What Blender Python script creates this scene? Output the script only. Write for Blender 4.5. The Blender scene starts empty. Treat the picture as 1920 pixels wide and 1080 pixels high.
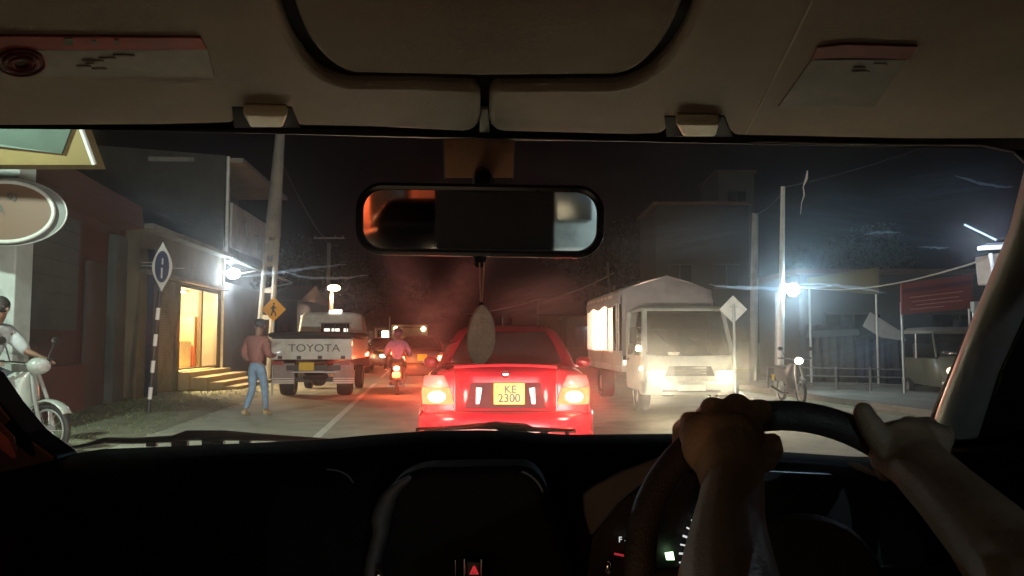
import bpy, math, random
from math import sin, cos, pi, radians, atan, sqrt
from mathutils import Vector as V, Matrix, Euler
random.seed(7)
S = bpy.context.scene
COL = S.collection

# ---------------------------------------------------------------- camera, world, exposure
EYE = V((0, 0, 1.35)); FPX = 1500.0; PITCH = atan(100 / FPX)
cd = bpy.data.cameras.new('camera'); cam = bpy.data.objects.new('camera', cd); COL.objects.link(cam)
cam.location = EYE; cam.rotation_euler = (pi / 2 + PITCH, 0, 0)
cd.sensor_width = 36; cd.lens = FPX / 1920 * 36; cd.clip_start = .02; cd.clip_end = 3000
cd.dof.use_dof = False
S.camera = cam
W = bpy.data.worlds.new('World'); S.world = W; W.use_nodes = True
wn = W.node_tree; wn.nodes.clear()
wo = wn.nodes.new('ShaderNodeOutputWorld'); wb = wn.nodes.new('ShaderNodeBackground')
sk = wn.nodes.new('ShaderNodeTexSky'); sk.sky_type = 'NISHITA'; sk.sun_disc = False
sk.sun_elevation = radians(-6); sk.sun_rotation = radians(200); sk.air_density = 1; sk.dust_density = 3
mx = wn.nodes.new('ShaderNodeMix'); mx.data_type = 'RGBA'; mx.inputs[0].default_value = .97
wn.links.new(sk.outputs[0], mx.inputs[6]); mx.inputs[7].default_value = (.0030, .0018, .0030, 1)   # town glow on low cloud
wn.links.new(mx.outputs[2], wb.inputs[0]); wb.inputs[1].default_value = .15
wn.links.new(wb.outputs[0], wo.inputs[0])
S.view_settings.view_transform = 'Standard'; S.view_settings.look = 'None'
S.view_settings.exposure = 0; S.view_settings.gamma = 1; S.view_settings.use_curve_mapping = False
S.cycles.max_bounces = 8; S.cycles.transparent_max_bounces = 16; S.cycles.volume_bounces = 1
S.cycles.sample_clamp_indirect = 20; S.cycles.caustics_reflective = False; S.cycles.caustics_refractive = False
S.cycles.use_denoising = True; S.cycles.blur_glossy = .5

# ---------------------------------------------------------------- geometry of the view
def ray(px, py):
    x = (px - 960) / FPX; u = (540 - py) / FPX
    return V((x, cos(PITCH) - u * sin(PITCH), sin(PITCH) + u * cos(PITCH)))
def at(px, py, d): return EYE + ray(px, py) * d
def onY(px, py, y):
    r = ray(px, py); return EYE + r * (y / r.y)
def onP(px, py, p, n):
    r = ray(px, py); n = V(n); return EYE + r * ((V(p) - EYE).dot(n) / r.dot(n))
def gnd(px, py, z=0.0): return onP(px, py, (0, 0, z), (0, 0, 1))
TH = radians(6.5); TD = V((-sin(TH), cos(TH), 0)); SD = V((cos(TH), sin(TH), 0))
def st(s, t, z=0.0): return SD * s + TD * t + V((0, 0, z))

# ---------------------------------------------------------------- materials
MATS = {}
def mat(name, col, rough=.6, metal=0.0, emit=0.0, ecol=None, var=.18, scale=6.0, bump=.0, bscale=None, spec=.5, coat=0, dirt=None, alpha=1.0, trans=0):
    if name in MATS: return MATS[name]
    m = bpy.data.materials.new(name); m.use_nodes = True; nt = m.node_tree; N = nt.nodes; L = nt.links
    p = N['Principled BSDF']
    tc = N.new('ShaderNodeTexCoord')
    ns = N.new('ShaderNodeTexNoise'); ns.inputs['Scale'].default_value = scale; ns.inputs['Detail'].default_value = 6; ns.inputs['Roughness'].default_value = .65
    L.new(tc.outputs['Object'], ns.inputs['Vector'])
    rp = N.new('ShaderNodeValToRGB'); rp.color_ramp.elements[0].position = .3; rp.color_ramp.elements[1].position = .72
    a = [max(0, c * (1 - var)) for c in col[:3]]; b = [min(1, c * (1 + var)) for c in col[:3]]
    rp.color_ramp.elements[0].color = (*a, 1); rp.color_ramp.elements[1].color = (*b, 1)
    L.new(ns.outputs['Fac'], rp.inputs[0]); out = rp.outputs[0]
    if dirt:
        n2 = N.new('ShaderNodeTexNoise'); n2.inputs['Scale'].default_value = scale * .35; n2.inputs['Detail'].default_value = 9; n2.inputs['Roughness'].default_value = .75
        L.new(tc.outputs['Object'], n2.inputs['Vector'])
        r2 = N.new('ShaderNodeValToRGB'); r2.color_ramp.elements[0].position = .48; r2.color_ramp.elements[1].position = .66
        L.new(n2.outputs['Fac'], r2.inputs[0])
        mm = N.new('ShaderNodeMix'); mm.data_type = 'RGBA'; L.new(r2.outputs[0], mm.inputs[0]); L.new(out, mm.inputs[6]); mm.inputs[7].default_value = (*dirt, 1); out = mm.outputs[2]
    L.new(out, p.inputs['Base Color'])
    mr = N.new('ShaderNodeMapRange'); rv = min(.12, rough * .4); mr.inputs[3].default_value = max(.01, rough - rv); mr.inputs[4].default_value = min(1, rough + rv)
    L.new(ns.outputs['Fac'], mr.inputs[0]); L.new(mr.outputs[0], p.inputs['Roughness'])
    p.inputs['Metallic'].default_value = metal; p.inputs['Specular IOR Level'].default_value = spec
    if coat: p.inputs['Coat Weight'].default_value = coat; p.inputs['Coat Roughness'].default_value = .06
    if emit:
        p.inputs['Emission Color'].default_value = (*(ecol or col), 1); p.inputs['Emission Strength'].default_value = emit
    if trans: p.inputs['Transmission Weight'].default_value = trans
    if alpha < 1: p.inputs['Alpha'].default_value = alpha
    if bump:
        nb = N.new('ShaderNodeTexNoise'); nb.inputs['Scale'].default_value = bscale or scale * 8; nb.inputs['Detail'].default_value = 4
        L.new(tc.outputs['Object'], nb.inputs['Vector'])
        bp = N.new('ShaderNodeBump'); bp.inputs['Strength'].default_value = bump; bp.inputs['Distance'].default_value = .02
        L.new(nb.outputs['Fac'], bp.inputs['Height']); L.new(bp.outputs[0], p.inputs['Normal'])
    MATS[name] = m; return m
def glow(name, col, e):
    if name in MATS: return MATS[name]
    m = bpy.data.materials.new(name); m.use_nodes = True; N = m.node_tree.nodes; L = m.node_tree.links; N.clear()
    o = N.new('ShaderNodeOutputMaterial'); em = N.new('ShaderNodeEmission'); em.inputs[0].default_value = (*col, 1); em.inputs[1].default_value = e
    tc = N.new('ShaderNodeTexCoord'); ns = N.new('ShaderNodeTexNoise'); ns.inputs['Scale'].default_value = 14; L.new(tc.outputs['Object'], ns.inputs['Vector'])
    mr = N.new('ShaderNodeMapRange'); mr.inputs[3].default_value = e * .6; mr.inputs[4].default_value = e * 1.4
    L.new(ns.outputs['Fac'], mr.inputs[0]); L.new(mr.outputs[0], em.inputs[1]); L.new(em.outputs[0], o.inputs[0])
    MATS[name] = m; return m

# ---------------------------------------------------------------- mesh collector
class MB:
    def __init__(s): s.v = []; s.f = []
    def add(s, vs, fs):
        n = len(s.v); s.v += [V(v) for v in vs]; s.f += [tuple(i + n for i in f) for f in fs]; return s
    def box(s, c, d, rot=None):
        c = V(c); R = (Euler(rot).to_matrix() if rot else Matrix.Identity(3))
        vs = [c + R @ V((sx * d[0] / 2, sy * d[1] / 2, sz * d[2] / 2)) for sx in (-1, 1) for sy in (-1, 1) for sz in (-1, 1)]
        return s.add(vs, [(0, 1, 3, 2), (4, 6, 7, 5), (0, 4, 5, 1), (2, 3, 7, 6), (0, 2, 6, 4), (1, 5, 7, 3)])
    def loft(s, rings, caps=True, closed=True):
        n = len(rings[0]); vs = [p for r in rings for p in r]; fs = []
        for i in range(len(rings) - 1):
            for j in range(n if closed else n - 1):
                k = (j + 1) % n; fs.append((i * n + j, i * n + k, (i + 1) * n + k, (i + 1) * n + j))
        if caps and closed: fs.append(tuple(range(n))[::-1]); fs.append(tuple((len(rings) - 1) * n + j for j in range(n)))
        return s.add(vs, fs)
    def tube(s, pts, r, seg=8, squash=None):
        pts = [V(p) for p in pts]; rs = r if isinstance(r, (list, tuple)) else [r] * len(pts); rings = []; up = None
        for i, p in enumerate(pts):
            t = (pts[min(i + 1, len(pts) - 1)] - pts[max(i - 1, 0)]).normalized()
            if up is None: up = V((0, 0, 1)) if abs(t.z) < .9 else V((1, 0, 0))
            a = t.cross(up).normalized(); b = a.cross(t).normalized(); up = b
            rings.append([p + (a * cos(2 * pi * k / seg) + b * sin(2 * pi * k / seg) * (squash or 1)) * rs[i] for k in range(seg)])
        return s.loft(rings)
    def cyl(s, a, b, r, r2=None, seg=16): return s.tube([a, b], [r, r if r2 is None else r2], seg)
    def prism(s, pts, ext):
        pts = [V(p) for p in pts]; ext = V(ext); n = len(pts)
        return s.add(pts + [p + ext for p in pts], [tuple(range(n))[::-1], tuple(range(n, 2 * n))] + [(i, (i + 1) % n, n + (i + 1) % n, n + i) for i in range(n)])
    def ball(s, c, r, seg=16, rings=10):
        c = V(c); r = (r, r, r) if not hasattr(r, '__len__') else r
        rr = [[c + V((r[0] * sin(pi * i / rings) * cos(2 * pi * k / seg), r[1] * sin(pi * i / rings) * sin(2 * pi * k / seg), r[2] * cos(pi * i / rings))) for k in range(seg)] for i in range(1, rings)]
        n0 = len(s.v); s.loft(rr, caps=True); return s
    def torus(s, c, R, r, ax='x', seg=32, sg=10, M=None):
        c = V(c); rings = []
        for i in range(seg):
            a = 2 * pi * i / seg; ring = []
            for k in range(sg):
                b = 2 * pi * k / sg; q = R + r * cos(b)
                p = V((r * sin(b), q * cos(a), q * sin(a))) if ax == 'x' else V((q * cos(a), r * sin(b), q * sin(a))) if ax == 'y' else V((q * cos(a), q * sin(a), r * sin(b)))
                if M: p = M @ p
                ring.append(c + p)
            rings.append(ring)
        rings.append(rings[0]); return s.loft(rings, caps=False)
def setp(o, label=None, cat=None, group=None, kind=None):
    if label: o['label'] = label
    if cat: o['category'] = cat
    if group: o['group'] = group
    if kind: o['kind'] = kind
    return o
MW = {}
def thing(name, label, cat, loc=(0, 0, 0), rz=0.0, group=None):
    o = bpy.data.objects.new(name, None); COL.objects.link(o); o.location = loc; o.rotation_euler = (0, 0, rz); o.empty_display_size = .2
    MW[o.name] = Matrix.Translation(V(loc)) @ Matrix.Rotation(rz, 4, 'Z')
    return setp(o, label, cat, group)
def obj(name, mb, m, par=None, world=False, smooth=True, bevel=0, sub=0, solid=0, label=None):
    """one mesh object; world=True: mb is in world coordinates, made local to the root it hangs under"""
    vs = mb.v
    root = par
    while root is not None and root.parent is not None: root = root.parent
    if world and root is not None:
        Mi = MW[root.name].inverted(); vs = [Mi @ v for v in vs]
    me = bpy.data.meshes.new(name); me.from_pydata([tuple(v) for v in vs], [], mb.f); me.update()
    import bmesh
    b = bmesh.new(); b.from_mesh(me); bmesh.ops.recalc_face_normals(b, faces=b.faces); b.to_mesh(me); b.free()
    if smooth:
        for p in me.polygons: p.use_smooth = True
        if not sub and hasattr(me, 'set_sharp_from_angle'): me.set_sharp_from_angle(angle=radians(40))
    o = bpy.data.objects.new(name, me); COL.objects.link(o); me.materials.append(m)
    if par is not None: o.parent = par
    if solid: q = o.modifiers.new('s', 'SOLIDIFY'); q.thickness = solid; q.offset = 0
    if bevel:
        q = o.modifiers.new('b', 'BEVEL'); q.width = bevel; q.segments = 3; q.limit_method = 'ANGLE'; q.angle_limit = radians(35)
    if sub: q = o.modifiers.new('u', 'SUBSURF'); q.levels = q.render_levels = sub
    if label: o['label'] = label
    return o
def text(name, s, size, M, m, par, ext=.002, bold=0.0, world=False, sx=1.0):
    c = bpy.data.curves.new(name, 'FONT'); c.body = s; c.size = size; c.extrude = ext; c.align_x = 'CENTER'; c.align_y = 'CENTER'; c.offset = bold
    t = bpy.data.objects.new('tmp', c); COL.objects.link(t); dg = bpy.context.evaluated_depsgraph_get(); dg.update()
    me = bpy.data.meshes.new_from_object(t.evaluated_get(dg)); bpy.data.objects.remove(t)
    if world:
        root = par
        while root.parent is not None: root = root.parent
        M = MW[root.name].inverted() @ M
    me.transform(M @ Matrix.Diagonal((sx, 1, 1, 1))); me.materials.clear(); me.materials.append(m); me.name = name
    o = bpy.data.objects.new(name, me); COL.objects.link(o); o.parent = par; return o
def frame(origin, xdir, updir):
    x = V(xdir).normalized(); n = x.cross(V(updir)).normalized(); y = n.cross(x)
    M = Matrix.Identity(4)
    for i in range(3): M[i][0] = x[i]; M[i][1] = y[i]; M[i][2] = n[i]; M[i][3] = V(origin)[i]
    return M
KIDS = {}
def dup(o, par=None, loc=None, rz=None, label=None, top=True):
    c = o.copy(); COL.objects.link(c)
    if par is not None: c.parent = par
    if loc is not None: c.location = loc
    if rz is not None: c.rotation_euler = (0, 0, rz)
    if label: c['label'] = label
    for ch in [x for x in ALLOBJ() if x.parent == o]: dup(ch, c)
    return c
def ALLOBJ(): return list(S.objects)
def lamp(name, kind, loc, energy, col, r=.05, par=None, aim=None, spot=None, blend=.6):
    l = bpy.data.lights.new(name, kind); l.energy = energy; l.color = col
    if kind != 'SUN': l.shadow_soft_size = r
    o = bpy.data.objects.new(name, l); COL.objects.link(o); loc = V(loc)
    if par is not None:
        loc2 = MW[par.name].inverted() @ loc; o.parent = par
    else: loc2 = loc
    o.location = loc2
    if aim is not None:
        d = (V(aim) - loc)
        if par is not None: d = MW[par.name].to_3x3().inverted() @ d
        o.rotation_euler = d.to_track_quat('-Z', 'Y').to_euler()
    if kind == 'SPOT': l.spot_size = spot or radians(70); l.spot_blend = blend
    return o
def skin(name, verts, edges, m, par=None, sub=2, world=False, roots=(0,)):
    """verts: [(x,y,z,r)] or r as a pair"""
    ps = [V(v[:3]) for v in verts]
    if world and par is not None: Mi = MW[par.name].inverted(); ps = [Mi @ p for p in ps]
    me = bpy.data.meshes.new(name); me.from_pydata([tuple(p) for p in ps], edges, []); me.update(); me.materials.append(m)
    o = bpy.data.objects.new(name, me); COL.objects.link(o)
    if par is not None: o.parent = par
    q = o.modifiers.new('k', 'SKIN'); q.use_smooth_shade = True
    if not me.skin_vertices: me.attributes  # layer is made with the modifier
    for i, sv in enumerate(me.skin_vertices[0].data):
        r = verts[i][3]; sv.radius = r if hasattr(r, '__len__') else (r, r); sv.use_root = i in roots
    u = o.modifiers.new('u', 'SUBSURF'); u.levels = u.render_levels = sub
    return o
def arc(c, r, a0, a1, n, f): return [f(c[0] + r * cos(a0 + (a1 - a0) * i / n), c[1] + r * sin(a0 + (a1 - a0) * i / n)) for i in range(n + 1)]
def rr(w, h, r, n=5, cx=0, cy=0):
    """rounded rectangle outline, 2-D"""
    out = []
    for (sx, sy, a0) in ((1, 1, 0), (-1, 1, pi / 2), (-1, -1, pi), (1, -1, 3 * pi / 2)):
        for i in range(n + 1):
            a = a0 + pi / 2 * i / n; out.append((cx + sx * (w / 2 - r) + r * cos(a), cy + sy * (h / 2 - r) + r * sin(a)))
    return out

# ================================================================ MATERIALS
asph = mat('asphalt', (.38, .37, .30), .85, var=.3, scale=1.6, bump=.5, bscale=60, dirt=(.40, .38, .30))
dirtm = mat('dirt_ground', (.28, .28, .17), .95, var=.35, scale=1.2, bump=.8, bscale=14, dirt=(.20, .26, .12))
paint_w = mat('road_paint', (.75, .74, .68), .8, var=.3, scale=9)
grassm = mat('grass', (.10, .15, .05), .8, var=.4, scale=3)
conc = mat('concrete', (.20, .195, .18), .85, var=.2, scale=3, bump=.3, dirt=(.11, .105, .095))
plast = mat('grey_plaster', (.12, .12, .105), .9, var=.25, scale=1.2, bump=.3, dirt=(.06, .06, .05))
redpl = mat('red_brown_plaster', (.075, .034, .03), .9, var=.25, scale=1.5, bump=.3, dirt=(.035, .022, .02))
greenpl = mat('grey_green_plaster', (.065, .078, .074), .85, var=.25, scale=1.3, bump=.2, dirt=(.03, .035, .032))
cream = mat('cream_plaster', (.55, .47, .33), .85, var=.12, scale=2, bump=.15)
whitep = mat('white_plaster', (.36, .40, .39), .8, var=.12, scale=2, dirt=(.18, .21, .20))
darkm = mat('dark_wood', (.045, .04, .038), .7, var=.3, scale=3, bump=.3)
blued = mat('blue_painted_metal', (.02, .03, .07), .6, var=.3, scale=2)
shut = mat('shutter_metal', (.20, .19, .16), .55, .3, var=.2, scale=4, dirt=(.10, .09, .07))
galv = mat('galvanised_metal', (.35, .36, .36), .45, .7, var=.15, scale=5)
black = mat('black_rubber', (.012, .012, .012), .7, var=.3, scale=20)
blackp = mat('black_plastic', (.018, .017, .016), .45, var=.25, scale=30, bump=.05)
chrome = mat('chrome', (.75, .75, .74), .15, 1, var=.08, scale=9)
whitem = mat('white_metal_paint', (.58, .58, .54), .4, var=.1, scale=4, coat=.3, dirt=(.40, .38, .33))
skinm = mat('brown_skin', (.15, .075, .045), .55, var=.15, scale=14, bump=.08, bscale=150)
glassd = mat('dark_window_glass', (.012, .013, .014), .08, var=.3, scale=2, spec=.8)
plate_y = mat('yellow_plate', (.60, .40, .0), .5, var=.06, scale=9)
plate_w = mat('white_plate', (.7, .7, .66), .5, var=.06, scale=9)
ink = mat('black_ink', (.02, .02, .02), .6, var=.1)
tealp = mat('faded_lettering', (.13, .14, .14), .8, var=.2)
yelb = mat('mustard_board', (.12, .09, .03), .7, var=.15, scale=2, dirt=(.12, .09, .035))
redb = mat('red_banner_cloth', (.20, .035, .03), .8, var=.2, scale=3, bump=.3, bscale=6)
G_cool = glow('cool_lamp', (.80, .93, 1.0), 60)
G_warm = glow('warm_lamp', (1, .80, .45), 18)
G_head = glow('headlamp_glow', (1, .88, .58), 28)
G_tail = glow('tail_lamp_glow', (1, .10, .03), 9)
G_tailc = glow('brake_lamp_glow', (1, .26, .09), 60)
G_far = glow('far_lamp', (1, .78, .50), 22)
G_farr = glow('far_red_lamp', (1, .11, .04), 40)
G_sign = glow('lit_sign', (1, .85, .6), 6)

# ================================================================ SETTING
g = obj('ground', MB().add([(-300, -60, 0), (300, -60, 0), (300, 500, 0), (-300, 500, 0)], [(0, 1, 2, 3)]), dirtm); setp(g, kind='structure')
def quad_st(s0, s1, t0, t1, z, n=1):
    m = MB()
    for i in range(n):
        a = t0 + (t1 - t0) * i / n; b = t0 + (t1 - t0) * (i + 1) / n
        m.add([st(s0, a, z), st(s1, a, z), st(s1, b, z), st(s0, b, z)], [(0, 1, 2, 3)])
    return m
setp(obj('road', quad_st(-3.9, 8.6, -30, 300, .004), asph), kind='structure')
setp(obj('pavement', MB().prism([st(9.1, -20), st(13.5, -20), st(13.5, 60), st(9.1, 60)], (0, 0, .12)), mat('pavement_concrete', (.26, .26, .23), .85, var=.2, scale=2, bump=.3, dirt=(.15, .15, .13))), kind='structure')
setp(obj('kerb', MB().prism([st(8.95, -20), st(9.095, -20), st(9.095, 60), st(8.95, 60)], (0, 0, .14)), conc, bevel=.015), kind='structure')
setp(obj('road_marking', quad_st(-1.5, -1.38, 2, 26, .008), paint_w), kind='structure')
setp(obj('road_marking', quad_st(-1.5, -1.38, 30, 90, .008), paint_w), kind='structure')
setp(obj('verge', quad_st(-5.2, -3.9, -5, 60, .012), mat('gravel_verge', (.24, .23, .16), .95, var=.4, scale=3, bump=1, bscale=30)), kind='structure')
m = MB()
for i in range(7000):
    s = -4.1 - random.random() ** .8 * 4.2; t = 8.5 + random.random() ** 1.4 * 22
    if random.random() < .5 and math.sin(s * 3.1 + t * 1.3) > 0: continue
    p = st(s, t, .01); a = random.random() * pi; h = .015 + random.random() * .045; w = .012
    m.add([p + V((cos(a) * w, sin(a) * w, 0)), p - V((cos(a) * w, sin(a) * w, 0)), p + V((random.uniform(-.04, .04), random.uniform(-.04, .04), h))], [(0, 1, 2)])
setp(obj('grass', m, grassm, smooth=False), kind='stuff')
m = MB()
for i in range(350):
    s = -3.7 - abs(random.gauss(0, 1.0)); t = 8 + random.random() * 20; r = random.uniform(.008, .024); p = st(s, t, r * .4)
    m.ball(p, (r, r * .8, r * .6), 6, 4)
setp(obj('gravel', m, dirtm), kind='stuff')

# ================================================================ LEFT SIDE
FB0 = V((-9, 20, 0)); FBd = V((-.073, 1, 0)).normalized(); FBn = V((1, .073, 0)).normalized()
def fb(u, o, z): return FB0 + FBd * u + FBn * o + V((0, 0, z))
def fbx(px): return (onP(px, 640, FB0, FBn) - FB0).dot(FBd)
def fbbox(mb, u0, u1, o0, o1, z0, z1):
    return mb.prism([fb(u0, o0, z0), fb(u1, o0, z0), fb(u1, o1, z0), fb(u0, o1, z0)], (0, 0, z1 - z0))
uA, uB, uD0, uD1, uE = -.9, fbx(287), fbx(338), fbx(408), 5.95
B = thing('shop_building', 'single storey shop with a brightly lit doorway beside a closed roller shutter', 'shop', tuple(fb(0, 0, 0)))
m = MB(); fbbox(m, uA, uE, -.25, 0, 2.95, 4.05); fbbox(m, uD1 + .06, uE, -.25, 0, 0, 2.95); fbbox(m, uD0 - .35, uD0 - .06, -.25, 0, 0, 2.95)
fbbox(m, uA, uB - .02, -.25, 0, 0, 2.95)
fbbox(m, uA, uA + .2, -4, -.25, 0, 4.05); fbbox(m, uE - .2, uE - .003, -4, -.25, 0, 4.05); fbbox(m, uA, uE - .003, -4.2, -4, 0, 4.05)
obj('wall', m, mat('ochre_plaster', (.15, .13, .09), .9, var=.25, scale=1.3, bump=.3, dirt=(.07, .06, .045)), B, True, smooth=False)
obj('roof', fbbox(MB(), uA - .1, uE + .02, -4.3, .35, 4.055, 4.17), conc, B, True, smooth=False)
obj('cornice', fbbox(MB(), uA, uE, .002, .22, 2.98, 3.08), conc, B, True, bevel=.01)
m = MB()
for i in range(44):
    z = .02 + i * .0665; u0, u1 = uB + .02, uD0 - .36
    m.prism([fb(u0, -.06, z), fb(u0, -.10, z + .03), fb(u0, -.06, z + .064)], tuple(fb(u1, 0, 0) - fb(u0, 0, 0)))
obj('roller_shutter', m, shut, B, True, smooth=False)
obj('pillar', fbbox(MB(), uB - .5, uB - .05, .003, .16, 0, 3.6), blued, B, True, bevel=.01)
m = MB(); fw = .07
for a, b in ((uD0 - .06, uD0 + .02), (uD1 - .02, uD1 + .06), ((uD0 * .45 + uD1 * .55) - .07, (uD0 * .45 + uD1 * .55) + .07)): fbbox(m, a, b, -.13, -.02, .55, 2.94)
fbbox(m, uD0 + .02, uD1 - .02, -.12, -.03, 2.86, 2.94); fbbox(m, uD0 + .02, uD1 - .02, -.12, -.03, .55, .6)
df = obj('door_frame', m, mat('dark_door_frame', (.07, .055, .035), .5), B, True, smooth=False)
# room behind the glass
m = MB(); fbbox(m, uD0 - .05, uD1 + .05, -3.2, -3.1, .5, 3.0); fbbox(m, uD0 - .05, uD1 + .4, -3.1, -.26, .44, .5); fbbox(m, uD0 - .05, uD1 + .4, -3.1, -.26, 3.0, 3.1)
fbbox(m, uD0 - .15, uD0 - .05, -3.2, -.26, .5, 3.0); fbbox(m, uD1 + .4, uD1 + .5, -3.2, -.26, .5, 3.0)
room = obj('room', m, mat('warm_room_paint', (.75, .55, .22), .8, var=.06), B, True, smooth=False)
m = MB()
for k in range(5): fbbox(m, uD1 - 1.5, uD1 + .38, -1.7, -1.35, .6 + k * .42, .63 + k * .42)
for u in (uD1 - 1.5, uD1 + .35): fbbox(m, u, u + .03, -1.7, -1.35, .5, 2.6)
obj('shelf', m, mat('white_shelf', (.7, .65, .5), .6), room, True, smooth=False)
for k in range(5):
    u = uD1 - 1.45
    while u < uD1 + .3:
        w = random.uniform(.10, .22); gc = random.choice(((.5, .25, .10), (.7, .6, .45), (.45, .08, .06), (.15, .25, .4), (.65, .45, .08))); gb = fbbox(MB(), u, u + w, -1.62, -1.4, .632 + k * .42, .632 + k * .42 + random.uniform(.12, .3)); obj('goods_box', gb, mat('packaging_%d' % int(gc[0] * 100), gc, .6, var=.3, scale=9), room, True, smooth=False); u += w + random.uniform(.01, .06)
obj('red_cabinet', fbbox(MB(), uD1 - .1, uD1 + .36, -1.2, -.7, .5, 2.15), mat('red_cabinet_paint', (.55, .14, .05), .5), room, True, bevel=.02)
obj('counter', fbbox(MB(), uD1 - 1.5, uD1 - .25, -1.1, -.75, .503, 1.35), mat('pale_cooler', (.8, .7, .5), .5), room, True)
m = MB().cyl(fb(uD0 + .3, -1, 2.9), fb(uD1 - .2, -1, 2.9), .035); obj('tube_lamp', m, glow('shop_tube', (1, .80, .42), 14), room, True)
lamp('shop_light', 'POINT', fb((uD0 + uD1) / 2, -1.0, 2.6), 1500, (1, .80, .46), .15, B)
m = MB()
for k, (o, h) in enumerate(((.3, .5), (.75, .36), (1.15, .22), (1.55, .1))):
    fbbox(m, uD0 - .1 + k * .1, uD1 + .5 + k * .25, (0 if k == 0 else (.303, .753, 1.153)[k - 1]) + .003, o, 0, h)
steps_m = mat('ochre_steps', (.34, .26, .14), .8, var=.15, scale=3, bump=.2)
obj('steps', m, steps_m, B, True, bevel=.012)
# banner wires / clutter on the fascia
obj('conduit', MB().tube([fb(uE - .05, .06, .2), fb(uE - .05, .06, 3.9), fb(uE - .05, .1, 4.4)], .045), mat('white_pipe', (.6, .62, .62), .5), B, True)

B2 = thing('two_storey_building', 'two storey building with a bare grey end wall and a roofed balcony', 'building', tuple(fb(6, 0, 0)))
m = MB()
e0, e1 = fb(6.0, 0, 0), fb(6.0, 0, 0) + V((-6.3, 0.15, 0))
zt0, zt1 = 7.45, 8.0
m.add([e0, e1, e1 + V((0, 0, zt1)), e0 + V((0, 0, zt0))], [(0, 1, 2, 3)])
off = FBd * .25; m.add([p + off for p in (e0, e1, e1 + V((0, 0, zt1)), e0 + V((0, 0, zt0)))], [(0, 1, 2, 3)])
m.loft([[e0, e1, e1 + V((0, 0, zt1)), e0 + V((0, 0, zt0))], [p + off for p in (e0, e1, e1 + V((0, 0, zt1)), e0 + V((0, 0, zt0)))]])
obj('end_wall', m, plast, B2, True, smooth=False)
m = MB(); fbbox(m, 6.26, 13, -1.6, -1.4, 4.2, 7.2); fbbox(m, 6.26, 13, -.2, 0, 0, 3.3); fbbox(m, 6.26, 13, -1.6, .15, 4.0, 4.15); obj('wall', m, mat('dark_plaster', (.12, .12, .13), .9, var=.3, scale=1.3, bump=.2), B2, True, smooth=False)
obj('roof', fbbox(MB(), 6.1, 13.2, -2.5, .55, 7.25, 7.4), conc, B2, True, smooth=False)
for u in (6.3, 12.6): obj('balcony_post', fbbox(MB(), u, u + .1, .0, .1, 4.152, 7.248), conc, B2, True, smooth=False)
obj('gutter_pipe', MB().cyl(fb(5.93, .12, 4.2), fb(5.93, .12, 7.4), .05), mat('white_pipe', (.6, .62, .62), .5), B2, True)
fb_sign = thing('sign_board', 'large weathered grey sign board with faint lettering hung along the balcony', 'sign', tuple(fb(9, .2, 4.4)))
obj('panel', fbbox(MB(), 6.05, 12.6, .18, .26, 4.42, 5.9), mat('weathered_board', (.42, .41, .40), .7, var=.2, scale=2, dirt=(.25, .24, .24)), fb_sign, True, bevel=.01)
for u, zz in ((7.6, 5.25), (9.4, 5.0), (11.2, 5.1)):
    obj('worn_mark', MB().tube([fb(u - .4, .265, zz + .2), fb(u, .265, zz + .25), fb(u + .1, .265, zz - .25), fb(u + .45, .265, zz - .2)], [.03, .07, .09, .04], 6, squash=.3), tealp, fb_sign, True)
aw = thing('awning', 'pale corrugated awning lit by the lamp under the grey sign board', 'awning', tuple(fb(9, .5, 3.6)))
m = MB(); n = 40
m.loft([[fb(6.1 + 6.4 * i / n, .04, 4.15 + .035 * sin(i * 1.9)) for i in range(n + 1)], [fb(6.1 + 6.4 * i / n, 1.0, 3.72 + .035 * sin(i * 1.9)) for i in range(n + 1)]], closed=False)
obj('sheet', m, whitep, aw, True, solid=.02)
for u in (6.4, 12.2): obj('bracket', MB().tube([fb(u, .02, 3.5), fb(u, .95, 3.68)], .02), galv, aw, True)
L = at(437, 513, 26.6)
fl = thing('flood_lamp', 'glaring cool white lamp under the awning beside the lit shop', 'lamp', tuple(L))
obj('bulb', MB().ball(L, (.22, .16, .17)), glow('cool_flood', (.80, .95, 1.0), 120), fl, True)
obj('bracket', MB().tube([L + V((0, 0, .12)), L + V((-.2, .1, .35)), L + V((-.75, .2, .4))], .02), galv, fl, True)
lamp('lamp_light', 'POINT', L + V((.15, -.3, -.05)), 150, (.78, .92, 1.0), .15, fl)
lamp('lamp_beam', 'SPOT', L + V((.1, -.25, -.02)), 200, (.80, .94, 1.0), .1, fl, aim=(-.5, 2, .8), spot=radians(36), blend=.8)

# far left shop
FC0 = V((-8.1, 13, 0)); FCd = V((-.17, 1, 0)).normalized(); FCn = V((1, .17, 0)).normalized()
def fc(u, o, z): return FC0 + FCd * u + FCn * o + V((0, 0, z))
def fcbox(mb, u0, u1, o0, o1, z0, z1): return mb.prism([fc(u0, o0, z0), fc(u1, o0, z0), fc(u1, o1, z0), fc(u0, o1, z0)], (0, 0, z1 - z0))
C = thing('red_brown_shop', 'dark closed shop with red brown plaster and a sloping fascia beyond the scooter', 'shop', tuple(fc(3, 0, 0)))
m = MB(); fcbox(m, -4, 5.4, -.3, 0, 0, 3.9); fcbox(m, -4, -3.8, -5, -.3, 0, 4.9); fcbox(m, 5.4, 5.6, -5, 0.05, 0, 4.6)
obj('wall', m, redpl, C, True, smooth=False)
obj('fascia', MB().prism([fc(-4, .003, 3.9), fc(-4, .5, 3.95), fc(-4, .42, 4.45), fc(-4, .003, 4.5)], tuple(fc(9.4, 0, 0) - fc(0, 0, 0))), mat('rust_red_fascia', (.09, .04, .034), .8, var=.25, scale=1.5, dirt=(.08, .05, .05)), C, True, smooth=False)
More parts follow.
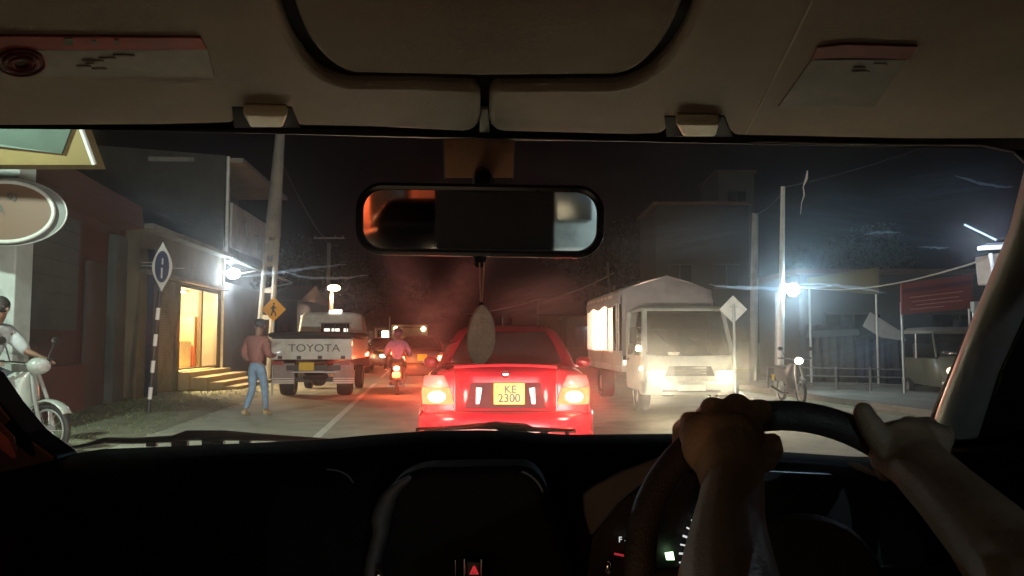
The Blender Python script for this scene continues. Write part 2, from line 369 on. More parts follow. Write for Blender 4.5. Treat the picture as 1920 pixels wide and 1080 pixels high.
m = MB(); fcbox(m, -1.5, 2.6, .003, .07, 1.55, 3.7); w = obj('window_shutter', m, greenpl, C, True, bevel=.01)
m = MB()
for i in range(7): fcbox(m, -1.45, 2.55, .072, .09, 1.62 + i * .3, 1.64 + i * .3)
obj('slat', m, greenpl, w, True, smooth=False)
obj('door', fcbox(MB(), 3.1, 4.3, .003, .06, 0, 3.0), darkm, C, True, bevel=.01)
obj('pilaster', fcbox(MB(), 4.5, 5.3, .003, .18, 0, 3.7), greenpl, C, True, bevel=.01)
obj('plinth', fcbox(MB(), -4, 3.0, .003, .12, 0, .9), mat('dark_red_plinth', (.10, .03, .028), .8, var=.3, scale=2), C, True, bevel=.01)
# pale column at the left edge
p = onY(-5, 640, 11.0); pc = thing('gate_pillar', 'pale rendered pillar at the left edge behind the scooter rider', 'pillar', (p.x, p.y, 0))
obj('shaft', MB().box((p.x, p.y, 2.1), (.66, .4, 4.2)), whitep, pc, True, bevel=.02)
obj('cap', MB().box((p.x, p.y, 4.26), (.8, .52, .12)), conc, pc, True, bevel=.02)
# mustard fascia board of the near shop
a = at(-260, 309, 9.4); b = at(178, 309, 9.4)
yb = thing('shop_fascia_board', 'mustard yellow signboard with a white edge strip at the top left', 'sign', ((a.x + b.x) / 2, a.y, a.z))
tl = at(-260, 232, 9.2); tr = at(150, 232, 9.2)
obj('panel', MB().prism([a, b, tr, tl], (0, .25, 0)), yelb, yb, True, smooth=False)
obj('edge_strip', MB().tube([b + V((.01, -.03, 0)), tr + V((.01, -.03, 0))], .028), mat('white_trim', (.4, .43, .43), .5), yb, True)
obj('valance', MB().prism([at(-260, 246, 9.2) + V((0, -.05, 0)), at(120, 290, 9.35) + V((0, -.05, 0)), tr + V((-.05, -.05, 0)), tl + V((0, -.05, 0))], (0, .03, 0)), mat('dark_green_band', (.03, .05, .04), .7), yb, True, smooth=False)
# oval sign
c = at(10, 397, 10.2)
ov = thing('round_lamp_sign', 'round brown hanging sign with a white rim at the left edge', 'sign', tuple(c))
def disc(mb, c, rx, rz, y0, y1, n=40, rot=.12):
    def P(a, y): return V((c.x + rx * cos(a), c.y + y + rot * rx * cos(a), c.z + rz * sin(a)))
    return mb.loft([[P(2 * pi * k / n, y0) for k in range(n)], [P(2 * pi * k / n, y1) for k in range(n)]])
obj('face', disc(MB(), c, .56, .37, 0, .06), mat('brown_sign_face', (.085, .045, .025), .6, var=.15, scale=2), ov, True, bevel=.004)
def rimt(rx, rz, r, y=0): return MB().tube([V((c.x + rx * cos(2 * pi * k / 40), c.y + y + .12 * rx * cos(2 * pi * k / 40), c.z + rz * sin(2 * pi * k / 40))) for k in range(41)], r)
obj('inner_rim', rimt(.575, .385, .026), mat('white_rim', (.42, .44, .42), .4), ov, True)
obj('outer_rim', rimt(.71, .43, .012, .05), galv, ov, True)
obj('backing', disc(MB(), c, .70, .42, .065, .09), mat('dull_sign_backing', (.10, .11, .105), .6), ov, True)
Mf = frame(c + V((.0, -.01, 0)), (1, .12, 0), (0, 0, 1))
text('lettering', '03', .13, frame(c + V((.08, -.004, .19)), (1, .12, -.35), (0, 0, 1)), ink, ov, .004, .004, True)
text('lettering', 'A', .17, frame(c + V((-.06, -.004, .02)), (1, .12, 0), (0, 0, 1)), ink, ov, .004, .004, True)
obj('arm', MB().tube([c + V((-.3, .08, .3)), c + V((-.3, 1.0, .35))], .02), galv, ov, True)

# lane sign on black and white post
def post_sign():
    b = gnd(278, 776); tp = at(300, 545, 15.1)
    o = thing('lane_sign', 'pointed oval lane sign on a black and white banded post', 'road sign', tuple(b))
    n = 11; o2 = obj('post', MB().cyl(b, tp, .035), mat('black_post_paint', (.02, .02, .02), .5), o, True)
    for i in range(1, n, 2):
        if i in (1, 3, 5, 7): 
            q = b.lerp(tp, (i + .1) / n * 1.18); q2 = b.lerp(tp, min(1, (i + 1.0) / n * 1.18)); obj('white_band', MB().cyl(q, q2, .038), mat('white_post_paint', (.75, .75, .72), .6, var=.05), o2, True)
    c = at(304, 500, 15.1); w, h = .19, .47
    pts = []
    for k in range(13): a = k / 12; pts.append((w * sin(pi * a) ** 1.2, h - 2 * h * a))
    out = [V((c.x + x, c.y, c.z + z)) for x, z in pts] + [V((c.x - x, c.y, c.z + z)) for x, z in pts[::-1][1:-1]]
    obj('sign_plate', MB().prism(out, (0, .015, 0)), mat('white_sign_sheet', (.55, .56, .54), .4, var=.08), o, True)
    f = obj('sign_face', MB().prism([V((c.x + .135 * cos(2 * pi * k / 30), c.y - .008, c.z + .30 * sin(2 * pi * k / 30))) for k in range(30)], (0, .005, 0)), mat('navy_sign_sheet', (.03, .04, .09), .4), o, True)
    obj('dash_mark', MB().box((c.x, c.y - .012, c.z - .12), (.03, .004, .2)).box((c.x + .01, c.y - .012, c.z + .10), (.03, .004, .12)), mat('white_sign_sheet', (.55, .56, .54), .4, var=.08), f, True)
    obj('bracket', MB().box((c.x - .22, c.y + .02, c.z + .08), (.36, .01, .02)).box((c.x - .22, c.y + .02, c.z + .02), (.36, .01, .02)).box((c.x + .26, c.y + .02, c.z - .03), (.3, .01, .02)), galv, o, True)
post_sign()
def diamond(name, label, px, py, d, hd, face, facing=1, walk=True):
    c = at(px, py, d); o = thing(name, label, 'road sign', (c.x, c.y, 0))
    pp = obj('post', MB().cyl((c.x, c.y + .03 * facing, 0), (c.x, c.y + .03 * facing, c.z + (.05 if facing > 0 else .1)), .022), galv, o, True)
    obj('sign_plate', MB().prism([c + V((hd * x, 0, hd * z)) for x, z in ((0, 1), (1, 0), (0, -1), (-1, 0))], (0, .012, 0)), face, o, True, bevel=.012)
    return o, c
o, c = diamond('pedestrian_sign', 'amber diamond road sign with a black walking figure', 513, 580, 20, .31, glow('x', (1, 1, 1), 0) if 0 else mat('amber_sign_sheet', (.95, .42, .01), .35, var=.05), 1)
m = MB(); y = c.y - .004; k = .31 / .5
def seg2(a, b, r): m.prism([V((c.x + a[0] * k + n[0] * r, y, c.z + a[1] * k + n[1] * r)) for n in [(-(b[1] - a[1]) / math.dist(a, b), (b[0] - a[0]) / math.dist(a, b))]] + [V((c.x + a[0] * k - n[0] * r, y, c.z + a[1] * k - n[1] * r)) for n in [(-(b[1] - a[1]) / math.dist(a, b), (b[0] - a[0]) / math.dist(a, b))]] + [V((c.x + b[0] * k - n[0] * r, y, c.z + b[1] * k - n[1] * r)) for n in [(-(b[1] - a[1]) / math.dist(a, b), (b[0] - a[0]) / math.dist(a, b))]] + [V((c.x + b[0] * k + n[0] * r, y, c.z + b[1] * k + n[1] * r)) for n in [(-(b[1] - a[1]) / math.dist(a, b), (b[0] - a[0]) / math.dist(a, b))]], (0, .003, 0))
seg2((.0, .16), (-.02, -.03), .028); seg2((-.02, -.03), (-.1, -.26), .018); seg2((-.02, -.03), (.07, -.14), .018); seg2((.07, -.14), (.09, -.27), .016)
seg2((0, .13), (-.12, .02), .013); seg2((0, .13), (.11, .03), .013)
m.prism([V((c.x + (.01 + .045 * cos(a)) * k, y, c.z + (.225 + .045 * sin(a)) * k)) for a in [2 * pi * i / 14 for i in range(14)]], (0, .003, 0))
obj('walking_figure', m, ink, o, True, smooth=False)
o, c = diamond('diamond_sign', 'back of a white diamond road sign on a grey post by the lorry', 1375, 580, 14.0, .245, mat('sign_back', (.66, .66, .62), .55, var=.12, dirt=(.45, .43, .38)), -1)
obj('clamp', MB().box(c + V((0, -.012, .045)), (.14, .02, .02)).box(c + V((0, -.02, -.08)), (.055, .02, .27)), galv, o, True, bevel=.003)

# poles
def pole(name, label, pb, pt, d, rb, rt, slot=False, arm=None, m=None, group=None):
    b = at(*pb, d); b0 = gnd(*pb) if pb[1] > 660 else V((b.x, b.y, 0)); t = at(*pt, d)
    b0 = V((b.x, b.y, 0)); o = thing(name, label, 'pole', tuple(b0), group=group)
    mb = MB()
    if slot:
        mb.cyl(b0 - V((rb * .75, 0, 0)), b0.lerp(t, .56) - V((rb * .55, 0, 0)), rb * .33, rb * .3, 8).cyl(b0 + V((rb * .75, 0, 0)), b0.lerp(t, .56) + V((rb * .55, 0, 0)), rb * .33, rb * .3, 8)
        for k in (0.05, .14, .24, .34, .44, .5): mb.box(b0.lerp(t, k), (rb * 1.5, .12, .16 if k < .5 else .5))
        mb.cyl(b0.lerp(t, .54), t, rb * .9, rt, 12)
    else: mb.cyl(b0, t, rb, rt, 14)
    obj('shaft', mb, m or conc, o, True)
    if arm:
        mm = MB()
        for z, w in arm: mm.box(t + V((0, 0, z)), (w, .09, .09)); [mm.cyl(t + V((x * w, 0, z + .04)), t + V((x * w, 0, z + .18)), .035, .02, 8) for x in (-.45, -.2, .2, .45)]
        obj('crossarm', mm, galv, o, True)
    return o
pole('utility_pole', 'tall leaning concrete utility pole with slotted base beside the amber sign', (491, 690), (528, 215), 27, .30, .14, slot=True)
pole('utility_pole', 'thin far utility pole with a crossarm above the flatbed truck', (612, 640), (617, 455), 52, .16, .12, arm=((.3, 2.0),))
pole('utility_pole', 'concrete pole standing left of the bright lamp pole', (1412, 700), (1416, 400), 25, .13, .10)
pole('utility_pole', 'tall slim pole lit by the cool lamp on its right', (1463, 740), (1468, 350), 19.3, .085, .05, m=mat('pale_pole', (.42, .42, .40), .7, var=.15))
pole('utility_pole', 'short thick post at the foot of the lamp pole', (1457, 740), (1459, 548), 20.2, .07, .07)
pole('utility_pole', 'thin distant pole above the red car with one wire', (1008, 640), (1008, 560), 60, .08, .06)
pole('utility_pole', 'distant pole rising behind the canvas lorry', (1352 - 200, 640), (1139, 492), 48, .10, .08)
# street lamp far
c = at(626, 540, 42); b = at(620, 640, 42); sl = thing('street_lamp', 'lit street lamp above the flatbed truck cab', 'street lamp', (b.x, b.y, 0))
obj('column', MB().tube([(b.x, b.y, 0), (b.x, b.y, c.z - .4), (b.x + .05, b.y, c.z + .1)], [.16, .10, .07]), mat('tan_column', (.6, .33, .22), .7), sl, True)  # reddish tan column
obj('head', MB().ball(c, (.34, .3, .17)), G_warm, sl, True)
lamp('lamp_light', 'SPOT', c + V((0, 0, -.25)), 500, (1, .8, .6), .1, sl, aim=(c.x, c.y, 0), spot=radians(150))
# right lamp
c = at(1487, 543, 19.3); rl = thing('street_lamp', 'glaring cool white lamp on the slim pole at right', 'street lamp', tuple(c))
obj('bulb', MB().ball(c, (.15, .12, .15)), glow('cool_lamp_hot', (.60, .88, 1.0), 200), rl, True)
obj('bracket', MB().tube([at(1467, 536, 19.3), at(1478, 532, 19.3), c + V((0, 0, .1))], .018), galv, rl, True)
lamp('lamp_light', 'POINT', c + V((.02, -.22, -.12)), 60, (.72, .92, 1.0), .1, rl)
lamp('lamp_beam', 'SPOT', c + V((0, -.2, -.02)), 220, (.5, .80, 1.0), .08, rl, aim=(.5, 2, .8), spot=radians(50), blend=.8)

def wire(label, pts, d, r, sag=.3, col=None):
    a = at(*pts[0], d[0]); b = at(*pts[1], d[1]); q = [a.lerp(b, i / 24) - V((0, 0, 4 * sag * (i / 24) * (1 - i / 24))) for i in range(25)]
    o = obj('overhead_wire', MB().tube(q, r, 6), col or black); setp(o, label, 'wire', 'overhead wires along the street')
grw = mat('grey_cable', (.45, .46, .46), .6)
wire('pale cable sagging from the lamp pole to the tube lamp bracket', ((1467, 530), (1870, 478)), (19.3, 9.5), .012, .28, grw)
wire('thin wire from the distant pole towards the canvas lorry', ((1008, 562), (1150, 512)), (60, 48), .03, .3, grw)
wire('thin wire from the distant pole towards the left', ((1008, 562), (860, 590)), (60, 75), .03, .2, grw)
wire('dark wire between the concrete pole and the slim pole', ((1416, 402), (1468, 360)), (25, 19.3), .015, .1)
wire('dark wire high between the leaning pole and the far crossarm', ((526, 300), (617, 458)), (27, 52), .02, .3)
c = at(1510, 322, 19.0)
m = MB().tube([at(1514, 320, 19), at(1512, 336, 19), at(1506, 350, 19), at(1508, 366, 19), at(1503, 380, 19), at(1501, 402, 19)], [.03, .07, .02, .035, .02, .012], 6, squash=.4)  # white streak of glare modelled as a hanging strip
setp(obj('glare_strip', m, mat('white_plastic', (.6, .6, .6), .6)), 'white glare streak modelled as a strip above the cool lamp', 'glare streak')
wire('dark wire above the white glare streak', ((1468, 352), (1800, 250)), (19.3, 19), .012, .1)

# ================================================================ RIGHT SIDE
def box_building(name, label, px0, px1, d, ztop, m, depth=5, cat='building', extra=None, group=None):
    a = onY(px0, 640, d); b = onY(px1, 640, d); o = thing(name, label, cat, ((a.x + b.x) / 2, d, 0), group=group)
    w = b.x - a.x; cx = (a.x + b.x) / 2
    obj('wall', MB().box((cx, d + depth / 2, ztop / 2), (w, depth, ztop)), m, o, True, smooth=False)
    obj('roof', MB().prism([(a.x - .3, d - .4, ztop + .003), (a.x - .3, d + depth / 2, ztop + .9), (a.x - .3, d + depth + .3, ztop + .003)], (w + .6, 0, 0)) if extra == 'gable' else MB().box((cx, d + depth / 2, ztop + .08), (w + .3, depth + .4, .15)), mat('roof_tile', (.10, .055, .04), .9, var=.3, scale=2), o, True, smooth=False)
    mm = MB(); nw = max(1, int(w / 2.2)); ns = max(1, int(ztop / 3.1))
    for s in range(ns):
        for i in range(nw):
            if s == 0 and ns > 1 and i % 2: continue
            mm = MB().box((a.x + w * (i + .5) / nw, d - .02, 1.6 + s * 3.0), (w / nw * .5, .05, 1.2))
            wv = obj('window', mm, glassd, o, True, smooth=False)
            fx, fz, fw, fh = a.x + w * (i + .5) / nw, 1.6 + s * 3.0, w / nw * .5, 1.2
            obj('frame', MB().box((fx, d - .05, fz + fh / 2), (fw + .1, .06, .07)).box((fx, d - .05, fz - fh / 2), (fw + .1, .06, .07)).box((fx, d - .05, fz), (.05, .05, fh - .08)), darkm, wv, True, smooth=False)
    return o
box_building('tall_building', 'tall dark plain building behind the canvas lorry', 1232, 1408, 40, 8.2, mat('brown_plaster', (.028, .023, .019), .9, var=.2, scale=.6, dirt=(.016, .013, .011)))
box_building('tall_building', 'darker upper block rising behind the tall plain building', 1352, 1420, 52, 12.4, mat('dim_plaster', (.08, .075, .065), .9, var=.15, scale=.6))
box_building('low_house', 'low pale roofed house far behind the flatbed truck on the left', 556, 600, 48, 3.6, plast, extra='gable')
box_building('low_house', 'low dark house left of the far street lamp', 520, 556, 40, 3.4, darkm, extra='gable')
box_building('roadside_shop', 'small shop beside the tall lit sign far down the road', 702, 722, 60, 2.3, cream, 4, 'shop')
box_building('roadside_shop', 'dark shop directly behind the red car roof', 960, 1062, 62, 3.3, mat('dim_brown', (.13, .09, .07), .9), 5, 'shop')
box_building('roadside_shop', 'dark shop between the red car and the canvas lorry', 1062, 1130, 44, 2.6, darkm, 5, 'shop')
# right-hand shop row
rs = box_building('market_shed', 'long dark shed closed with blue and grey tarpaulins behind the roadside rail', 1500, 1900, 24.5, 3.4, mat('shed_wall', (.035, .038, .038), .8, var=.3, scale=1), 4, 'shed')
def tarp(px0, px1, y0, y1, d, m, label):
    a = onY(px0, y1, d); b = onY(px1, y1, d); zt = at((px0 + px1) / 2, y0, d).z; n = 30
    r0 = []; r1 = []
    for i in range(n + 1):
        x = a.x + (b.x - a.x) * i / n; f = .05 * sin(i * 1.3) + .03 * sin(i * 3.1)
        r0.append(V((x, d + f * .4, zt + .02 * sin(i)))); r1.append(V((x, d + f * 1.6, max(.05, a.z))))
    o = obj('tarpaulin', MB().loft([r0, [p.lerp(q, .5) for p, q in zip(r0, r1)], r1], closed=False), m, solid=.01); setp(o, label, 'tarpaulin', 'tarpaulins across the shed')
tarp(1608, 1690, 636, 725, 23.9, mat('blue_tarp', (.014, .024, .055), .6, var=.2, scale=3), 'dark blue tarpaulin hanging right of the grey one')
tarp(1512, 1606, 610, 725, 24.1, mat('grey_tarp', (.03, .03, .03), .7, var=.3, scale=3), 'grey black tarpaulin hanging next to the lamp pole')
tarp(1790, 1880, 600, 700, 23.9, mat('teal_tarp', (.02, .04, .045), .6, var=.2, scale=3), 'teal tarpaulin beside the windscreen pillar')
def awn(pxs, m, label):
    o = obj('canopy_sheet', MB().prism([at(px, py, d) for px, py, d in pxs], (0, .03, .02)), m); setp(o, label, 'canopy', None)
awn([(1618, 612, 23.6), (1632, 586, 23.4), (1690, 622, 23.0), (1700, 640, 22.6), (1650, 632, 22.8)], mat('pale_sheet', (.26, .27, .26), .6, var=.15), 'crumpled pale canopy sheet above the blue tarpaulin')
awn([(1515, 622, 23.3), (1610, 618, 23.6), (1612, 628, 22.9), (1512, 634, 22.6)], mat('dull_sheet', (.10, .11, .105), .7, var=.2), 'dull flat canopy over the grey black tarpaulin')
def board(px0, px1, ya0, ya1, yb0, yb1, d, m, name, label, cat, txt=None):
    pts = [at(px0, ya1, d), at(px1, yb1, d), at(px1, yb0, d), at(px0, ya0, d)]
    o = thing(name, label, cat, tuple(pts[0])); obj('panel', MB().prism(pts, (0, .05, 0)), m, o, True, bevel=.005)
    c = sum(pts, V()) / 4; fx = [pts[0] - V((0, -.03, 0)), pts[1] + V((0, .03, 0))]
    obj('post', MB().cyl(V((fx[0].x + .05, fx[0].y + .05, 0)), fx[0] + V((.05, .06, .3)), .03), galv, o, True)
    obj('post', MB().cyl(V((fx[1].x - .05, fx[1].y + .05, 0)), fx[1] + V((-.05, .03, .3)), .03), galv, o, True)
    return o, c, pts
o, c, pts = board(1516, 1648, 521, 541, 501, 552, 22.5, yelb, 'shop_board', 'dull mustard name board slanting above the market shed', 'sign')
o, c, pts = board(1690, 1824, 532, 590, 513, 578, 19, redb, 'banner', 'red cloth banner with faded pale lines at right', 'banner')
m = MB()
for i, (x0, x1, z) in enumerate(((.12, .86, .52), (.15, .8, .38), (.2, .85, .26), (.12, .6, .14))):
    q0 = pts[0].lerp(pts[1], x0).lerp(pts[3].lerp(pts[2], x0), z); q1 = pts[0].lerp(pts[1], x1).lerp(pts[3].lerp(pts[2], x1), z)
    m.tube([q0 + V((0, -.006, 0)), q1 + V((0, -.006, 0))], .012, 4)
obj('faded_line', m, mat('faded_print', (.5, .22, .18), .8), o, True)
obj('dark_stripe', MB().prism([pts[0].lerp(pts[3], .68) + V((.03, -.006, 0)), pts[1].lerp(pts[2], .68) + V((-.03, -.006, 0)), pts[1].lerp(pts[2], .82) + V((-.03, -.006, 0)), pts[0].lerp(pts[3], .82) + V((.03, -.006, 0))], (0, .003, 0)), mat('dark_print', (.10, .015, .03), .8), o, True)
# rail fence
fe = thing('rail_fence', 'low metal rail fence along the right pavement', 'fence', tuple(gnd(1560, 738)))
m = MB(); m2 = MB()
for k, y in enumerate((688, 703, 717)): m.tube([at(1436, y, 20.8), at(1700, y + 5, 19.6)], .016, 6)
galvd = mat('rusty_rail', (.12, .12, .12), .7, .3)
obj('rail', m, galvd, fe, True)
for px in (1440, 1504, 1568, 1632, 1696):
    q = at(px, 690, 20.8 - (px - 1436) / 264 * 1.2); obj('post', MB().cyl((q.x, q.y + .03, 0), q + V((0, .03, .03)), .028), galvd, fe, True)
# lit white canopy and tube lamp
c = at(1886, 470, 9.5); wc = thing('roadside_canopy', 'white canopy on a slim bracket post at the right edge', 'canopy', (c.x, c.y, 0))
obj('roof', MB().prism([at(1832, 470, 9.5), at(1990, 462, 9.2), at(1990, 452, 9.9), at(1850, 464, 9.9)], (0, 0, .05)), mat('white_canopy_paint', (.75, .78, .8), .5), wc, True, bevel=.01)
obj('post', MB().tube([at(1857, 475, 9.5), at(1864, 520, 9.5), V((at(1872, 560, 9.5).x, 9.5, 0))], .022), mat('white_canopy_paint', (.75, .78, .8), .5), wc, True)
obj('box', MB().prism([at(1872, 474, 9.6), at(1990, 474, 9.6), at(1990, 530, 9.6), at(1878, 530, 9.6)], (0, .5, 0)), mat('pale_blue_panel', (.5, .55, .62), .5), wc, True, bevel=.02)
ta, tb = at(1808, 421, 9.4), at(1868, 450, 9.2)
tl_ = thing('tube_lamp', 'slanting cool blue tube lamp above the white canopy', 'lamp', tuple(ta))
obj('tube', MB().cyl(ta, tb, .010), glow('blue_tube', (.5, .7, 1.0), 2.2), tl_, True); obj('holder', MB().tube([tb, tb + V((.25, .1, .05)), at(1900, 465, 9.5)], .012), galv, tl_, True)
lamp('lamp_light', 'POINT', ta.lerp(tb, .5) + V((0, .02, -.06)), 14, (.6, .75, 1.0), .05, tl_)
c = at(1831, 575, 16); wp = thing('white_box', 'small white box on a post next to the red banner', 'box', (c.x, c.y, 0))
obj('case', MB().box(c, (.17, .15, .2)), whitep, wp, True, bevel=.01); obj('post', MB().cyl((c.x, c.y + .1, 0), c + V((0, .1, 0)), .03), galv, wp, True)

# trees, dark against the sky
leafm = mat('night_foliage', (.018, .024, .012), .8, var=.4, scale=3)
def tree(label, px, d, h, r, seed, group='dark trees behind the buildings'):
    random.seed(seed); b = onY(px, 640, d); o = thing('tree', label, 'tree', (b.x, d, 0), group=group)
    m = MB().tube([(b.x, d, 0), (b.x + .2, d, h * .3), (b.x - .1, d, h * .6), (b.x, d, h * .85)], [.35, .28, .16, .05])
    for i in range(7):
        a = random.random() * 6.28; z = h * random.uniform(.35, .7); m.tube([(b.x, d, z), (b.x + cos(a) * r * .5, d + sin(a) * r * .5, z + h * .12), (b.x + cos(a) * r * .85, d + sin(a) * r * .85, z + h * .2)], [.11, .07, .02], 6)
    obj('trunk', m, darkm, o, True)
    m = MB(); cl = [(random.gauss(0, .45) * r, random.gauss(0, .45) * r, h * (.68 + random.gauss(0, .13)), random.uniform(.22, .42) * r) for _ in range(26)]
    for i in range(2600):
        cx, cy, cz, cr = cl[i % 26]; v = V((random.gauss(0, 1), random.gauss(0, 1), random.gauss(0, 1))).normalized() * cr * random.uniform(.5, 1.1)
        p = V((b.x + cx, d + cy, cz)) + v; a = V((random.gauss(0, 1), random.gauss(0, 1), random.gauss(0, 1))).normalized() * .16; c2 = a.orthogonal().normalized() * .09
        m.add([p - a, p + c2, p + a, p - c2], [(0, 1, 2, 3)])
    obj('crown', m, leafm, o, True, smooth=False)
tree('dark tree over the far left houses beside the leaning pole', 575, 62, 9, 3.2, 3)
tree('broad dark tree above the distant queue of traffic', 668, 78, 10, 4, 4)
tree('dark tree left of the tall plain building', 1168, 58, 10, 3.6, 5)
tree('dark tree behind the market shed', 1590, 40, 6.8, 3.0, 6)
random.seed(11)

# assumed unseen lamp beyond the left edge, added to light verge, rider and sign
q = V((-6.3, 6.8, 4.3)); o = thing('assumed_side_lamp', 'assumed cool white lamp added just outside the left edge', 'lamp', tuple(q))
obj('bulb', MB().ball(q, .09), glow('assumed_lamp_glow', (.85, 1.0, .9), 30), o, True); obj('bracket', MB().tube([q + V((0, 0, .1)), q + V((-.5, .1, .3)), q + V((-1.4, .1, .3))], .02), galv, o, True)
lamp('lamp_light', 'SPOT', q + V((.0, .12, -.16)), 1150, (.80, 1.0, .82), .1, o, aim=(-5.6, 13.5, 0), spot=radians(120), blend=.5)

# ================================================================ VEHICLES
def rrect3(x0, x1, y0, y1, r, z, n=6, cx=0):
    return [V((x, y, z)) for x, y in [(px + (x0 + x1) / 2, py + (y0 + y1) / 2) for px, py in rr(x1 - x0, y1 - y0, r, n)]]
def wheel(par, x, y, r, w, name='wheel', rim=None):
    M = Matrix.Identity(3)
    t = MB(); prof = [(r * .62, -w / 2), (r * .93, -w / 2), (r, -w * .32), (r, w * .32), (r * .93, w / 2), (r * .62, w / 2)]
    rings = [[V((x + a[1], y + a[0] * cos(2 * pi * k / 28), r + a[0] * sin(2 * pi * k / 28))) for a in prof] for k in range(29)]
    t.loft(rings, caps=False)
    wh = obj(name, t, black, par)
    m = MB().cyl((x - w * .35, y, r), (x + w * .35, y, r), r * .63, seg=24).cyl((x - w * .42, y, r), (x + w * .42, y, r), r * .2, seg=12)
    obj('rim', m, rim or galv, wh); return wh
redp = mat('red_car_paint', (.30, .008, .020), .30, .25, var=.08, scale=3, coat=.8)
amber = mat('amber_lens', (.8, .3, .03), .2, var=.1)
redlens = mat('clear_red_lens', (.55, .16, .14), .15, var=.1, spec=.8)
def sedan(name, label, loc, rz, paint, detail=True, group=None, tail=True, head=True):
    o = thing(name, label, 'car', loc, rz, group)
    def ring(y, z0, zm, zs, zt, wb, w, ws):
        h = [(0, z0), (wb, z0), (w, z0 + .13), (w + .015, zm), (w, zs), (ws, zt - .02), (ws * .55, zt), (0, zt + .012)]
        return [V((x, y, z)) for x, z in h] + [V((-x, y, z)) for x, z in h[::-1][1:-1]]
    st_ = [(.04, .42, .60, .90, 1.06, .60, .72, .56), (.07, .30, .62, .96, 1.10, .68, .80, .62), (.25, .25, .62, 1.0, 1.12, .76, .845, .68), (.75, .22, .62, 1.0, 1.12, .78, .86, .74), (1.5, .2, .62, .98, 1.08, .78, .865, .76),
           (2.6, .2, .62, .98, 1.05, .78, .865, .76), (3.3, .2, .60, .94, 1.02, .78, .86, .72), (4.0, .22, .56, .86, .94, .74, .83, .62), (4.38, .28, .52, .74, .82, .64, .74, .5), (4.45, .38, .52, .66, .74, .55, .66, .42)]
    body = obj('body', MB().loft([ring(*s) for s in st_]), paint, o, sub=1)
    def cab(z):   # greenhouse cross-section at height z -> y0,y1,hw
        K = [(1.04, .55, 3.35, .74), (1.2, .82, 3.05, .70), (1.36, 1.10, 2.72, .63), (1.47, 1.36, 2.42, .57), (1.525, 1.62, 2.2, .50), (1.55, 1.9, 2.0, .30)]
        for a, b in zip(K, K[1:]):
            if z <= b[0]: f = (z - a[0]) / (b[0] - a[0]); return [a[i] + (b[i] - a[i]) * f for i in (1, 2, 3)]
        return K[-1][1:]
    zs = [1.04, 1.12, 1.2, 1.28, 1.36, 1.42, 1.47, 1.5, 1.525, 1.545]
    cabm = obj('cabin', MB().loft([rrect3(-cab(z)[2], cab(z)[2], cab(z)[0], cab(z)[1], .16, z) for z in zs]), paint, o)
    rw = MB(); zz = [1.115, 1.2, 1.28, 1.36, 1.43, 1.455]
    rw.loft([[V((x * (cab(z)[2] - .13 + (.02 if abs(x) < 1 else 0)), cab(z)[0] - .012 + .02 * abs(x) ** 3, z)) for x in (-1, -.6, -.2, .2, .6, 1)] for z in zz], closed=False)
    obj('rear_window', rw, glassd, o, solid=.012)
    fwm = MB(); fwm.loft([[V((x * (cab(z)[2] - .12), cab(z)[1] + .012 - .02 * abs(x) ** 3, z)) for x in (-1, -.6, -.2, .2, .6, 1)] for z in zz], closed=False)
    obj('windscreen', fwm, glassd, o, solid=.012)
    for sgn in (-1, 1):
        sw = MB(); z2 = [1.10, 1.2, 1.3, 1.4]
        sw.loft([[V((sgn * (cab(z)[2] + .008), cab(z)[0] + .30 + (cab(z)[1] - cab(z)[0] - .6) * f, z)) for f in (0, .3, .6, 1)] for z in z2], closed=False)
        obj('side_window', sw, glassd, o, solid=.01)
        if tail:
            # lamp cluster wraps the rear corner
            zs_ = ((.74, -.80, -.50), (.84, -.81, -.525), (.93, -.805, -.555), (1.02, -.78, -.60))
            def L(z0, z1, n, mt, par):
                mb = MB(); rows = []
                for i in range(n + 1):
                    z = z0 + (z1 - z0) * i / n
                    for a, b in zip(zs_, zs_[1:]):
                        if z <= b[0] + 1e-6: f = (z - a[0]) / (b[0] - a[0]); xo = a[1] + (b[1] - a[1]) * f; xi = a[2] + (b[2] - a[2]) * f; break
                    rows.append([V((sgn * -xo * 1.0, .22, z)) * 1 if False else V((-sgn * -1 * abs(xo) * 1.015, .27, z)), V((sgn * abs(xo), .10, z)), V((sgn * (abs(xo) - .07), .035, z)), V((sgn * (abs(xi) + .08), .012, z)), V((sgn * abs(xi), .018, z))])
                mb.loft(rows, closed=False); return obj('tail_light' if par is o else 'lens', mb, mt, par, solid=.03)
            tlm = L(.74, .90, 3, glow('brake_lens_glow', (1, .15, .05), 4.5) if detail else G_farr, o)
            if detail: obj('lit_bulb', MB().ball((sgn * .665, .0, .815), (.085, .022, .055), 16, 10), G_tailc, tlm)
            L(.904, 1.02, 2, redlens, tlm)
        if head:
            obj('headlight', MB().ball((sgn * .6, 4.40, .66), (.15, .06, .075), 14, 8), G_far if not detail else mat('dim_lens', (.3, .3, .3), .1), o)
        mr = MB().ball((sgn * 1.0, 2.75, 1.08), (.10, .06, .075), 12, 8).box((sgn * .9, 2.77, 1.03), (.12, .03, .03)); obj('wing_mirror', mr, paint, o)
        wheel(o, sgn * .74, .85, .31, .2); wheel(o, sgn * .74, 3.5, .31, .2)
    # rear bumper
    bp = MB(); prof = [(.30, .04), (.33, -.06), (.46, -.085), (.60, -.08), (.66, -.03), (.67, .10)]
    bp.loft([[V((x * 1, y0 + .16 * (abs(x) / .86) ** 4 + (.14 if abs(x) > .85 else 0), z)) for z, y0 in prof] for x in (-.87, -.84, -.75, -.5, -.2, 0, .2, .5, .75, .84, .87)], caps=False, closed=False)
    bmp = obj('rear_bumper', bp, paint, o, solid=.02, sub=1 if detail else 0)
